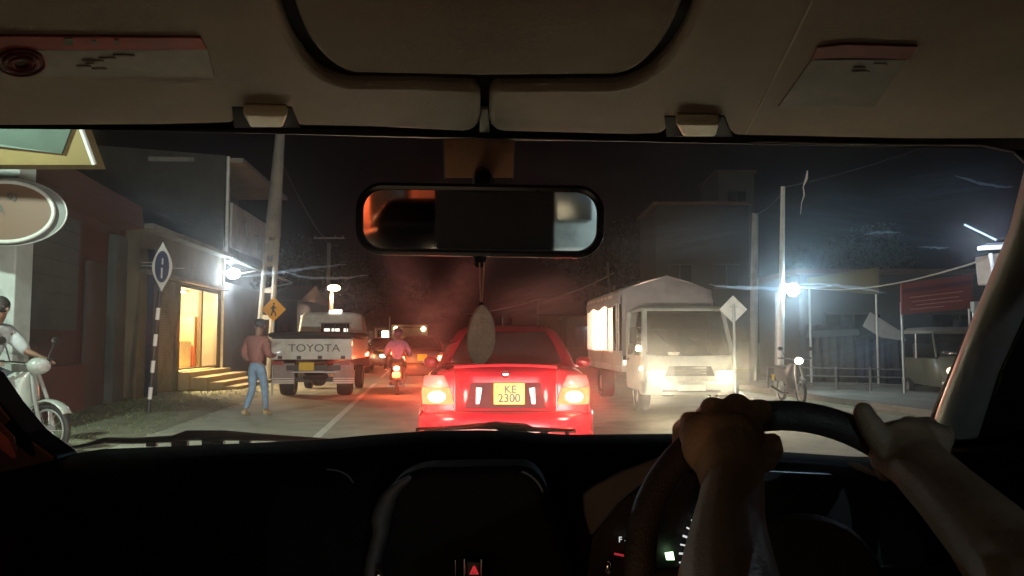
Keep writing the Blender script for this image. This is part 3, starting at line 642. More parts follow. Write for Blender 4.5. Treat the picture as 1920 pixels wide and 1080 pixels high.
    if detail:
        obj('bumper_strip', MB().box((0, -.09, .50), (1.3, .025, .055)), mat('bumper_trim', (.35, .02, .02), .3, coat=.6), bmp, bevel=.01)
        tp = MB(); tp.loft([[V((x, .018 + .02 * (abs(x) / .5) ** 2 - (.0 if z > .7 else 0) + .03 * max(0, z - .98) / .1, z)) for x in (-.49, -.3, 0, .3, .49)] for z in (.68, .72, .8, .9, 1.0, 1.085)], closed=False)
        tk = obj('trunk_lid', tp, paint, o, solid=.02)
        obj('trunk_edge', MB().tube([(-.5, .05, 1.1), (-.25, .015, 1.115), (0, .005, 1.12), (.25, .015, 1.115), (.5, .05, 1.1)], .016), paint, tk)
        obj('plate_recess', MB().prism([(-.40, -.004, .70), (.40, -.004, .70), (.34, -.004, .95), (-.34, -.004, .95)], (0, .012, 0)), mat('recess_paint', (.035, .006, .008), .7, spec=.2), tk, bevel=.004)
        for sgn in (-1, 1): obj('chrome_trim', MB().prism([(sgn * .29, -.02, .745), (sgn * .25, -.02, .745), (sgn * .225, -.02, .90), (sgn * .285, -.02, .91)], (0, .015, 0)), mat('worn_chrome', (.5, .5, .5), .4, 1, var=.3, scale=40, bump=.6, bscale=60), tk, bevel=.005)
        obj('emblem', MB().torus((0, -.005, 1.03), .036, .005, 'y', 24, 8).box((0, -.004, 1.03), (.05, .006, .01)), chrome, tk)
        obj('fog_reflector', MB().box((-.62, -.075, .42), (.16, .02, .05)).box((.62, -.075, .42), (.16, .02, .05)), redlens, bmp, bevel=.005)
        obj('exhaust_pipe', MB().cyl((.5, .15, .27), (.5, -.06, .27), .03), chrome, o)
        [obj('panel_seam', MB().tube(q, .005, 5), mat('seam_dark', (.01, .004, .004), .9), o) for q in ([(-.83, .10, .682), (-.6, -.005, .675), (0, -.012, .672), (.6, -.005, .675), (.83, .10, .682)], [(-.505, .012, .70), (-.508, .014, .85), (-.50, .03, 1.08)], [(.505, .012, .70), (.508, .014, .85), (.50, .03, 1.08)])]  # dark tubes mark the panel joints
        obj('parcel_shelf', MB().box((0, .95, 1.10), (1.15, .4, .02)), blackp, o)
        obj('aerial', MB().cyl((-.05, 1.75, 1.54), (-.05, 1.60, 1.64), .006), blackp, o)
    obj('number_plate', MB().box((0.035, -.028, .845), (.30, .012, .205)), plate_y, o, bevel=.004)
    return o
p = at(948, 740, 7.75)
car = sedan('red_car', 'red saloon car stopped just ahead with its brake lights on', (p.x, p.y, 0), 0, redp)
npl = [x for x in ALLOBJ() if x.parent == car and x.name.startswith('number_plate')][0]
text('lettering', 'KE', .10, frame((.035 + .01, -.035, .885), (1, 0, 0), (0, 0, 1)), ink, npl, .002, .0035, sx=1.05)
text('lettering', '2300', .115, frame((.035, -.035, .800), (1, 0, 0), (0, 0, 1)), ink, npl, .002, .0035, sx=.95)
def small_mark(x, z, s): return MB().box((x, -.0355, z), (s, .003, s * .5)).box((x, -.0355, z - s * .6), (s * .3, .003, s)).ball((x, -.0355, z + s * .5), (s * .3, .002, s * .3), 8, 6)
obj('emblem', small_mark(-.085, .91, .02), mat('plate_emblem', (.3, .12, .02), .6), npl); obj('emblem', small_mark(-.09, .88, .014), mat('plate_emblem', (.3, .12, .02), .6), npl); obj('emblem', small_mark(.155, .905, .018), mat('plate_emblem', (.3, .12, .02), .6), npl)
for sgn in (-1, 1):
    lamp('brake_light', 'POINT', V(car.location) + V((sgn * .68, -.22, .80)), 44, (1, .09, .07), .07, car)

# ---------------- oncoming canvas lorry
p = at(1293, 640, 15.0)
lorryp = mat('lorry_white_paint', (.37, .36, .33), .42, var=.12, scale=4, coat=.25, dirt=(.24, .22, .19))
T = thing('canvas_lorry', 'oncoming white lorry with a canvas covered load and glaring headlights', 'lorry', (p.x, p.y, 0), pi + radians(3.5))
# local: y forward (towards us), front face at y=0
def P3(pts): return [V(q) for q in pts]
def cabring(z, hw, y1, y0, r=.14): return rrect3(-hw, hw, y0, y1, r, z)
# lower cab to the waist
obj('cab', MB().loft([cabring(.42, .88, 0, -1.6), cabring(.5, .9, .02, -1.6), cabring(.95, .9, .0, -1.6), cabring(1.08, .9, -.03, -1.6)]), lorryp, T)
obj('roof', MB().loft([cabring(1.93, .80, -.34, -1.58), cabring(1.98, .80, -.36, -1.58), cabring(2.03, .74, -.46, -1.5), cabring(2.045, .6, -.6, -1.4)]), lorryp, T)
for sgn in (-1, 1):
    obj('cab_pillar', MB().loft([[V((sgn * .89, -.06, 1.07)), V((sgn * .80, -.02, 1.07)), V((sgn * .80, -.12, 1.07)), V((sgn * .89, -.16, 1.07))], [V((sgn * .80, -.38, 1.94)), V((sgn * .72, -.35, 1.94)), V((sgn * .72, -.46, 1.94)), V((sgn * .80, -.48, 1.94))]]), lorryp, T, bevel=.01)
    obj('cab_pillar', MB().box((sgn * .84, -1.5, 1.5), (.08, .2, .9)), lorryp, T, bevel=.01)
    obj('side_window', MB().add([(sgn * .885, -.18, 1.08), (sgn * .885, -1.4, 1.08), (sgn * .80, -1.4, 1.93), (sgn * .80, -.5, 1.93)], [(0, 1, 2, 3)]), glassd, T, solid=.01)
lw = mat('lorry_glass', (.02, .02, .018), .12, var=.3, scale=2, spec=.7, alpha=.6)
obj('windscreen', MB().loft([[V((x * .82, -.02 - .02 * x * x, 1.075 + .03 * x * x)) for x in (-1, -.5, 0, .5, 1)], [V((x * .77, -.2 - .02 * x * x, 1.5)) for x in (-1, -.5, 0, .5, 1)], [V((x * .735, -.36 - .02 * x * x, 1.93)) for x in (-1, -.5, 0, .5, 1)]], closed=False), lw, T, solid=.01)
m = MB().box((0, -.35, 1.02), (1.5, .5, .1)).box((0, -1.5, 1.4), (1.6, .06, 1.0)); obj('cab_interior', m, mat('lorry_inside', (.22, .15, .10), .8, var=.4, scale=3), T)
for sx, nm in ((.38, 'seat'), (-.38, 'seat')): obj(nm, MB().box((sx, -1.2, 1.25), (.5, .16, .7)).box((sx, -1.0, .95), (.5, .5, .14)), mat('lorry_seat', (.14, .09, .07), .8), T, bevel=.04)
obj('steering_wheel', MB().torus((-.36, -.55, 1.18), .2, .015, 'y', 24, 8), blackp, T)
obj('wiper', MB().tube([(.1, -.0, 1.09), (.35, -.09, 1.3), (.6, -.2, 1.52)], .012, 6).tube([(-.45, -.0, 1.09), (-.2, -.06, 1.25), (.0, -.16, 1.42)], .012, 6), blackp, T)
obj('papers', MB().box((.25, -.12, 1.12), (.35, .2, .06), (0, 0, .4)).box((-.05, -.15, 1.16), (.2, .12, .14), (.3, .5, .2)), mat('pale_papers', (.5, .45, .38), .8), T)
gr = obj('grille', MB().prism([(-.47, .012, .70), (.47, .012, .70), (.40, .004, .89), (-.40, .004, .89)], (0, .014, 0)).box((0, .085, .43), (1.1, .02, .05)), blackp, T, bevel=.01)
obj('grille_bar', MB().box((0, .035, .855), (.60, .012, .012)).box((0, .035, .80), (.60, .012, .012)).box((0, .035, .755), (.60, .012, .01)), chrome, gr)
bmp = obj('bumper', MB().loft([cabring(.36, .9, .06, -.3, .1), cabring(.40, .92, .09, -.3, .1), cabring(.56, .92, .09, -.3, .1), cabring(.60, .9, .06, -.3, .1)]), lorryp, T)
obj('number_plate', MB().box((.0, .1, .49), (.52, .015, .11)), mat('lit_plate', (.75, .72, .66), .5), bmp, bevel=.004)
for i, sgn in enumerate((-1, 1)):
    hl = obj('headlight', MB().box((sgn * .66, .03, .71), (.34, .03, .2)), mat('lamp_housing', (.5, .5, .45), .3), T, bevel=.03)
    obj('lens', MB().ball((sgn * .64, .06, .71), (.13, .03, .085), 18, 10), glow('lorry_headlamp', (1, .84, .50), 60), hl)
    lamp('headlight_beam', 'SPOT', T.matrix_world @ V((0, 0, 0)) if False else MW[T.name] @ V((sgn * .64, .14, .71)), 330, (1, .84, .54), .07, T, aim=MW[T.name] @ V((sgn * .64 - .6, 9, .35)), spot=radians(70), blend=1)
    lamp('headlight_glow', 'POINT', MW[T.name] @ V((sgn * .64, .2, .71)), .15, (1, .88, .6), .06, T)
    mr = obj('wing_mirror', MB().box((sgn * 1.06, -.02, 1.45), (.14, .05, .28)), blackp, T, bevel=.02); obj('arm', MB().tube([(sgn * .88, -.15, 1.6), (sgn * 1.05, -.02, 1.62), (sgn * 1.05, -.02, 1.3), (sgn * .9, -.1, 1.1)], .012, 6), blackp, mr)
    obj('indicator', MB().ball((sgn * .905, -.12, .84), (.02, .08, .035), 10, 6), G_far if sgn > 0 else amber, T)
    wheel(T, sgn * .76, -.75, .37, .22); wheel(T, sgn * .76, -4.6, .37, .3)
    obj('door_handle', MB().box((sgn * .91, -1.25, 1.0), (.02, .14, .03)), blackp, T)
obj('indicator', MB().ball((.93, -.22, 1.22), (.05, .04, .06), 10, 6), G_far, T)
obj('chassis', MB().box((0, -3.6, .55), (.8, 5.2, .16)), blackp, T)
CW, CL0, CL1 = .95, -1.75, -6.2
bed = obj('load_bed', MB().box((0, (CL0 + CL1) / 2, .78), (CW * 2, CL0 - CL1, .14)), mat('bed_paint', (.5, .45, .42), .6, dirt=(.3, .25, .22)), T, bevel=.01)
obj('side_board', MB().box((CW - .02, (CL0 + CL1) / 2, 1.0), (.04, CL0 - CL1 - .02, .30)).box((-CW + .02, (CL0 + CL1) / 2, 1.0), (.04, CL0 - CL1 - .02, .30)), lorryp, bed, bevel=.01)
m = MB()
for y in [CL0 + (CL1 - CL0) * k / 6 for k in range(7)]:
    for sgn in (-1, 1): m.cyl((sgn * (CW - .05), y, 1.1), (sgn * (CW - .05), y, 2.38), .028, seg=8)
    m.tube([(-(CW - .05), y, 2.38), (0, y, 2.62), (CW - .05, y, 2.38)], .02, 8)
obj('hoop', m, mat('dark_steel', (.12, .10, .09), .6, .5), bed)
canv = mat('canvas', (.30, .25, .25), .9, var=.14, scale=2, bump=.5, bscale=5, dirt=(.22, .18, .18))
m = MB(); rows = []
for k in range(15):
    y = CL0 + .08 + (CL1 - CL0 - .1) * k / 14; s = .02 * sin(k * 2.1) - .05 * (1 - abs(((k % 2.33) / 2.33) * 2 - 1)) * .5
    rows.append([V((-CW - .02, y, 1.95 + .03 * sin(k * 1.7))), V((-CW - .03, y, 2.2)), V((-CW + .03, y, 2.42 + s)), V((-.45, y, 2.60 + s)), V((0, y, 2.72 + s)), V((.45, y, 2.60 + s)), V((CW - .03, y, 2.42 + s)), V((CW + .03, y, 2.26)), V((CW + .02, y, 2.12 + .04 * sin(k * 1.3)))])
m.loft(rows, closed=False)
cn = obj('canvas_cover', m, canv, T, solid=.015)
obj('front_flap', MB().loft([[V((x * CW, CL0 + .1 + .02 * sin(x * 9), 1.05)) for x in [i / 8 - 1 for i in range(17)]], [V((x * CW, CL0 + .10 + .03 * sin(x * 7), 1.8)) for x in [i / 8 - 1 for i in range(17)]], [V((x * CW, CL0 + .1, 2.42 + .29 * (1 - abs(x)))) for x in [i / 8 - 1 for i in range(17)]]], closed=False), canv, cn, solid=.015)
# pale plastic curtain on the road side, brightened by an added lamp inside
tarpw = bpy.data.materials.new('translucent_curtain'); tarpw.use_nodes = True; N = tarpw.node_tree.nodes; Lk = tarpw.node_tree.links; N.clear()
oo = N.new('ShaderNodeOutputMaterial'); tr_ = N.new('ShaderNodeBsdfTranslucent'); df_ = N.new('ShaderNodeBsdfDiffuse'); ms = N.new('ShaderNodeMixShader'); ms.inputs[0].default_value = .35
nz = N.new('ShaderNodeTexNoise'); nz.inputs['Scale'].default_value = 2.5; tcn = N.new('ShaderNodeTexCoord'); Lk.new(tcn.outputs['Object'], nz.inputs['Vector'])
cr = N.new('ShaderNodeValToRGB'); cr.color_ramp.elements[0].color = (.6, .42, .36, 1); cr.color_ramp.elements[1].color = (.9, .82, .72, 1); Lk.new(nz.outputs['Fac'], cr.inputs[0])
Lk.new(cr.outputs[0], tr_.inputs[0]); Lk.new(cr.outputs[0], df_.inputs[0]); Lk.new(tr_.outputs[0], ms.inputs[1]); Lk.new(df_.outputs[0], ms.inputs[2]); Lk.new(ms.outputs[0], oo.inputs[0])
def curtain(y0, y1, zb):
    n = 18; return MB().loft([[V((CW + .012 + .02 * sin(i * 1.9), y0 + (y1 - y0) * i / n, z + (.03 * sin(i * 2.3) if z == zb else 0))) for i in range(n + 1)] for z in (zb, 1.7, 2.36)], closed=False)
obj('side_curtain', curtain(-3.3, -6.15, 1.12), tarpw, T)
obj('side_curtain', curtain(-2.62, -3.1, 1.12), tarpw, T)
obj('added_load_lamp', MB().cyl((0, -2.4, 2.3), (0, -5.6, 2.3), .03), glow('added_load_glow', (1, .8, .6), 14), T)  # unseen tube lamp added to make the side curtain glow
lamp('added_load_light', 'POINT', MW[T.name] @ V((-.1, -4.6, 1.75)), 420, (1, .72, .55), .2, T)
lamp('added_load_light', 'POINT', MW[T.name] @ V((.0, -2.9, 1.7)), 110, (1, .72, .55), .15, T)
obj('grab_ladder', MB().box((CW + .01, -1.95, 1.7), (.02, .02, 1.1)).box((CW + .01, -2.2, 1.7), (.02, .02, 1.1)).box((CW + .01, -2.07, 1.3), (.02, .25, .02)).box((CW + .01, -2.07, 1.55), (.02, .25, .02)).box((CW + .01, -2.07, 1.8), (.02, .25, .02)).box((CW + .01, -2.07, 2.05), (.02, .25, .02)), lorryp, T)

# ---------------- flatbed truck (rear view)
p = at(585, 640, 19.4)
F = thing('flatbed_truck', 'white flatbed truck seen from behind with black bed rail and yellow plate', 'truck', (p.x, p.y, 0), radians(4.5))
obj('bed_floor', MB().box((0, 1.5, .96), (1.94, 3.0, .1)), whitem, F, bevel=.01)
tg = obj('tailgate', MB().box((0, .0, 1.19), (1.94, .045, .44)), whitem, F, bevel=.012)
obj('hinge', MB().box((-.75, -.03, .96), (.1, .03, .08)).box((-.3, -.03, .96), (.1, .03, .08)).box((.2, -.03, .96), (.1, .03, .08)).box((.75, -.03, .96), (.1, .03, .08)), blackp, tg, bevel=.005)
obj('latch', MB().box((-.97, -.03, 1.3), (.04, .05, .12)).box((.97, -.03, 1.3), (.04, .05, .12)), chrome, tg, bevel=.005)
text('lettering', 'TOYOTA', .255, frame((.06, -.026, 1.18), (1, 0, 0), (0, 0, 1)), mat('dark_lettering', (.05, .06, .06), .6), tg, .003, .0, sx=1.18)
for sgn in (-1, 1):
    obj('side_board', MB().box((sgn * .955, 1.53, 1.19), (.04, 2.94, .44)), whitem, F, bevel=.01)
obj('bed_rail', MB().tube([(-.99, 2.95, 1.52), (-.99, 0.02, 1.5), (-.6, -.03, 1.53), (.6, -.03, 1.53), (.99, .02, 1.5), (.99, 2.95, 1.52)], [.055, .06, .065, .065, .06, .055], 10).box((0, .0, 1.46), (1.9, .03, .09)), mat('black_rail_cover', (.015, .015, .015), .8, bump=.5, bscale=40), F)
m = MB().loft([rrect3(-.90, .88, 3.05, 4.6, .12, 1.0), rrect3(-.93, .90, 3.05, 4.7, .12, 1.35), rrect3(-.91, .88, 3.05, 4.5, .12, 1.6), rrect3(-.86, .83, 3.1, 4.25, .14, 2.06), rrect3(-.79, .76, 3.18, 4.15, .16, 2.15), rrect3(-.5, .5, 3.4, 3.95, .18, 2.18)])
cb = obj('cab', m, whitem, F)
obj('rear_window', MB().box((.12, 3.055, 1.72), (.78, .03, .26), (radians(-8), 0, 0)), glassd, F, bevel=.03)
obj('roof_lamp', MB().box((.10, 3.2, 2.18), (.34, .14, .10)), glow('roof_lamp_glow', (1, .85, .75), 3), F, bevel=.02)
obj('window_guard', MB().box((.12, 3.0, 1.86), (.9, .02, .02)).box((.12, 3.0, 1.75), (.9, .02, .015)).box((-.2, 3.0, 1.7), (.02, .02, .36)).box((.12, 3.0, 1.7), (.02, .02, .36)).box((.44, 3.0, 1.7), (.02, .02, .36)), blackp, F)
obj('window_light', MB().box((-.1, 3.03, 1.66), (.16, .01, .10)).box((.14, 3.03, 1.66), (.22, .01, .10)).box((.42, 3.03, 1.66), (.12, .01, .10)), glow('cab_glow', (1, .93, .82), 1.6), F, bevel=.01)
obj('chassis', MB().box((-.35, 2.2, .68), (.1, 4.4, .16)).box((.35, 2.2, .68), (.1, 4.4, .16)).box((0, .3, .7), (1.3, .1, .12)).box((0, 1.1, .38), (1.5, .12, .12)).ball((0, 1.1, .38), (.2, .16, .18), 12, 8), blackp, F)
obj('number_plate', MB().box((-.12, -.02, .74), (.36, .012, .20)), plate_y, F, bevel=.004)
text('lettering', '42-8615', .07, frame((-.12, -.028, .74), (1, 0, 0), (0, 0, 1)), mat('faint_plate_ink', (.35, .28, .03), .6), F, .001) if 0 else None
obj('rear_bar', MB().box((.1, -.03, .61), (1.15, .04, .04)), galv, F, bevel=.008)
flapm = mat('mud_flap', (.28, .24, .22), .8, var=.2)
for sgn in (-1, 1):
    fl_ = obj('mud_flap', MB().box((sgn * .72, .35, .56), (.50, .015, .50)), flapm, F, bevel=.004)
    obj('flap_stripe', MB().box((sgn * .72, .335, .33), (.50, .01, .02)).box((sgn * .72, .335, .38), (.50, .01, .02)).box((sgn * .72, .335, .44), (.50, .01, .015)), mat('flap_stripe', (.8, .78, .74), .4), fl_)
    obj('tail_light', MB().box((sgn * .80, -.02, .83), (.26, .05, .10)), mat('dull_red_lens', (.3, .05, .04), .3), F, bevel=.01)
    wheel(F, sgn * .70, .85, .34, .34); wheel(F, sgn * .72, 3.9, .34, .2)
    mr = obj('wing_mirror', MB().box((sgn * 1.02, 4.2, 1.55), (.16, .05, .24)), blackp, F, bevel=.02)
obj('spare_wheel', MB().torus((.0, .6, .47), .24, .08, 'z', 24, 8), black, F)

# ---------------- small far vehicles
silver = mat('dusty_silver_paint', (.28, .26, .25), .35, .4, coat=.4)
fc_ = sedan('far_car', 'small car with glowing rear lights half hidden by the red car', tuple(st(.02, 25.5)), TH, mat('dark_red_far_paint', (.10, .02, .02), .4), detail=False)
lamp('brake_light', 'POINT', V(st(-.3, 25.0, .7)), 30, (1, .35, .1), .15, fc_)
def xy(px, d): q = onY(px, 640, d); return (q.x, q.y, 0)
qc = sedan('queue_car', 'nearest car facing us left of the motorcyclist, headlights on', xy(703, 42), pi + TH, silver, detail=False, tail=False, group='cars queueing far ahead')
for px, d, lb, r in ((716, 55, 'second car facing us behind the nearest queue car', pi + TH), (694, 52, 'car at the left end of the far queue', pi + TH), (709, 68, 'car deep in the far queue below the lit sign', pi + TH), (727, 60, 'car right of the lit sign in the far queue', pi + TH), (700, 84, 'farthest car of the queue', pi + TH)):
    dup(qc, loc=xy(px, d), rz=r, label=lb)
c2 = dup(fc_, loc=tuple(st(-3.0, 34)), rz=TH, label='car with red rear lights ahead of the flatbed truck'); c2['group'] = 'cars queueing far ahead'
dup(c2, loc=tuple(st(-2.9, 44)), rz=TH, label='car with red rear lights farther up the left lane')
for px, d, lb in ((697, 64, 'car with red rear lights deep in the far left lane'), (739, 82, 'farthest car with red rear lights under the far lorry'), (713, 38, 'dark car with red rear lights just past the flatbed truck'), (724, 72, 'far car with red rear lights below the far lorry'), (733, 48, 'car with red rear lights between the motorcyclist and the lit sign'), (707, 95, 'distant car with red rear lights in the left lane')):
    dup(c2, loc=xy(px, d), rz=TH, label=lb)
for x, y, lb in ((-1.75, -11, 'car added behind us on the left for its lamps in the mirror'),):
    dup(qc, loc=(x, y - 4.4, 0), rz=0, label=lb)  # added car behind us; its headlamps give the mirror points of light
# far bus
p = at(768, 640, 50); Bz = thing('far_lorry', 'high bodied lorry far ahead with two round lamps on top', 'lorry', (p.x, p.y, 0), TH)
obj('body', MB().box((0, 3, 1.35), (2.3, 6, 1.7)), mat('tan_lorry_body', (.30, .24, .14), .8, dirt=(.2, .15, .1)), Bz, bevel=.06)
obj('top_frame', MB().box((0, .05, 2.33), (2.3, .1, .12)).box((-1.1, .05, 2.2), (.1, .1, .3)).box((1.1, .05, 2.2), (.1, .1, .3)), mat('tan_lorry_body', (.30, .24, .14), .8), Bz, bevel=.02)
for sgn in (-1, 1):
    obj('round_lamp', MB().ball((sgn * .85, -.05, 2.12), (.14, .08, .14), 14, 8), G_warm, Bz)
    obj('tail_light', MB().box((sgn * .9, -.02, .75), (.3, .05, .12)), G_farr, Bz, bevel=.01); wheel(Bz, sgn * .95, 1.2, .45, .35)
m = MB()
for z in (1.25, 1.42, 1.6): m.box((.1, -.02, z), (1.5, .03, .09))
obj('rear_slat', m, mat('pale_slats', (.6, .5, .4), .6), Bz)
p = at(722, 630, 58); ls = thing('lit_shop_sign', 'tall narrow glowing sign above the distant traffic', 'sign', tuple(p))
obj('panel', MB().box(p, (.5, .12, .75)), glow('lit_sign_far', (1, .86, .62), 5), ls, True, bevel=.05); obj('bracket', MB().cyl((p.x + .3, p.y + .1, 0), (p.x + .3, p.y + .1, p.z + 1.4), .05), galv, ls, True)
p = at(632, 584, 46); ls = thing('lit_shop_sign', 'small white glowing sign below the far street lamp', 'sign', tuple(p))
obj('panel', MB().box(p, (.55, .1, .22)), glow('lit_sign_white', (1, .95, .88), 5), ls, True, bevel=.02); obj('bracket', MB().cyl((p.x, p.y + .1, 0), (p.x, p.y + .1, p.z), .04), galv, ls, True)
k = 0
for px, py, d, r, mt, lb in ((676, 628, 60, .10, G_far, 'small warm bulb beside the flatbed cab'), (688, 640, 55, .10, G_far, 'warm bulb at the shop front past the flatbed cab'), (684, 655, 45, .11, G_far, 'lowest warm bulb beyond the flatbed side board'), (734, 628, 70, .14, G_far, 'tiny bulb right of the tall glowing sign'), (712, 640, 70, .12, G_far, 'warm bulb under the tall glowing sign'), (1066, 631, 60, .12, G_far, 'single warm bulb right of the red car roof'), (1074, 650, 45, .06, G_far, 'faint bulb low beside the red car'), (980, 636, 70, .10, G_far, 'faint bulb seen over the red car boot'), (800, 655, 40, .06, G_far, 'small bulb by the far lorry'), (1494, 697, 15.8, 0, None, None)):
    if mt is None: continue
    q = at(px, py, d); o = thing('bulb_on_post', lb, 'lamp', (q.x, q.y, 0), group='small lamps down the road')
    obj('bulb', MB().ball(q, r, 10, 8), mt, o, True); obj('post', MB().cyl((q.x, q.y + r + .05, 0), (q.x, q.y + r + .05, q.z + r * 1.2), .03, seg=6), darkm, o, True)

# ---------------- motorcycles
def motorcycle(name, label, loc, rz, shieldc, tail=True, headon=False, group=None):
    o = thing(name, label, 'motorcycle', loc, rz, group); r = .28
    for y, nm in ((-.61, 'wheel'), (.61, 'wheel')):
        wv = obj(nm, MB().torus((0, y, r), r - .03, .032, 'x', 36, 10), black, o)
        obj('rim', MB().torus((0, y, r), r - .075, .014, 'x', 32, 8).cyl((-.05, y, r), (.05, y, r), .045), galv, wv)
        m = MB()
        for k in range(12): a = pi * 2 * k / 12; m.cyl((0.02 * (-1) ** k, y, r), (0, y + (r - .08) * cos(a), r + (r - .08) * sin(a)), .003, seg=4)
        obj('spoke', m, galv, wv)
    obj('front_fork', MB().tube([(-.075, .61, r), (-.075, .5, .62), (-.04, .42, .85)], .02, 8).tube([(.075, .61, r), (.075, .5, .62), (.04, .42, .85)], .02, 8), galv, o)
    m = MB(); rows = []
    for k in range(9):
        a = radians(35 + k * 14); R = r + .035; rows.append([V((x, .61 + R * cos(a) * (1 - abs(x) * .6), r + R * sin(a) * (1 - abs(x) * .9))) for x in (-.06, -.03, 0, .03, .06)])
    m.loft(rows, closed=False); obj('front_fender', m, shieldc, o, solid=.008)
    sh = []
    for z, y, w in ((.30, .33, .10), (.40, .36, .16), (.52, .38, .20), (.66, .36, .21), (.80, .36, .17), (.88, .40, .10)):
        sh.append([V((-w, y - .13 - w * .3, z)), V((-w * .8, y - .02, z)), V((-w * .3, y + .02, z)), V((w * .3, y + .02, z)), V((w * .8, y - .02, z)), V((w, y - .13 - w * .3, z))])
    obj('leg_shield', MB().loft(sh, closed=False), shieldc, o, solid=.015, sub=1)
    obj('body_frame', MB().tube([(0, .36, .72), (0, .1, .42), (0, -.2, .45), (0, -.55, .68)], [.05, .06, .08, .06]).loft([rrect3(-.08, .08, -.75, -.05, .05, .45), rrect3(-.11, .11, -.85, -.08, .07, .6), rrect3(-.09, .09, -.9, -.05, .06, .72)]), shieldc, o)
    obj('seat', MB().loft([rrect3(-.11, .11, -.88, -.02, .08, .725), rrect3(-.125, .125, -.9, 0, .09, .76), rrect3(-.10, .10, -.86, -.04, .08, .80)]), blackp, o)
    obj('engine', MB().ball((0, .05, .30), (.11, .2, .11), 14, 8).cyl((-.13, .02, .3), (.13, .02, .3), .09).box((0, .02, .2), (.5, .03, .03)), mat('engine_metal', (.2, .2, .2), .4, .8), o)
    obj('exhaust_pipe', MB().tube([(.12, .15, .22), (.16, -.1, .2), (.17, -.75, .30)], [.02, .03, .045]), chrome, o)
    obj('handlebar', MB().tube([(-.34, .26, .98), (-.2, .36, .97), (0, .42, .94), (.2, .36, .97), (.34, .26, .98)], .014, 8), chrome, o)
    obj('grip', MB().cyl((-.36, .25, .98), (-.26, .30, .98), .02).cyl((.36, .25, .98), (.26, .30, .98), .02), black, o)
    hc = obj('headlight', MB().ball((0, .46, .93), (.12, .10, .09), 16, 10), shieldc, o)
    obj('lens', MB().ball((0, .52, .93), (.09, .055, .07), 16, 10), G_far if headon else mat('dim_lens', (.3, .3, .3), .1), hc)
    for sgn in (-1, 1): obj('mirror', MB().tube([(sgn * .22, .33, .98), (sgn * .28, .34, 1.12), (sgn * .30, .33, 1.16)], .007, 6).ball((sgn * .33, .33, 1.19), (.06, .02, .045), 12, 8), blackp, o)
    obj('tail_light', MB().ball((0, -.93, .68), (.07, .04, .05), 12, 8), glow('bike_tail', (1, .16, .06), 160) if tail else redlens, o)
    obj('rear_fender', MB().prism([(-.06, -.9, .62), (.06, -.9, .62), (.05, -1.0, .42), (-.05, -1.0, .42)], (0, .02, 0)), blackp, o)
    obj('number_plate', MB().box((0, -1.0, .52), (.2, .01, .13)), plate_y if not tail else mat('plate_lit', (.75, .6, .4), .5), o)  # paler plate colour imitates the tail lamp's light
    return o
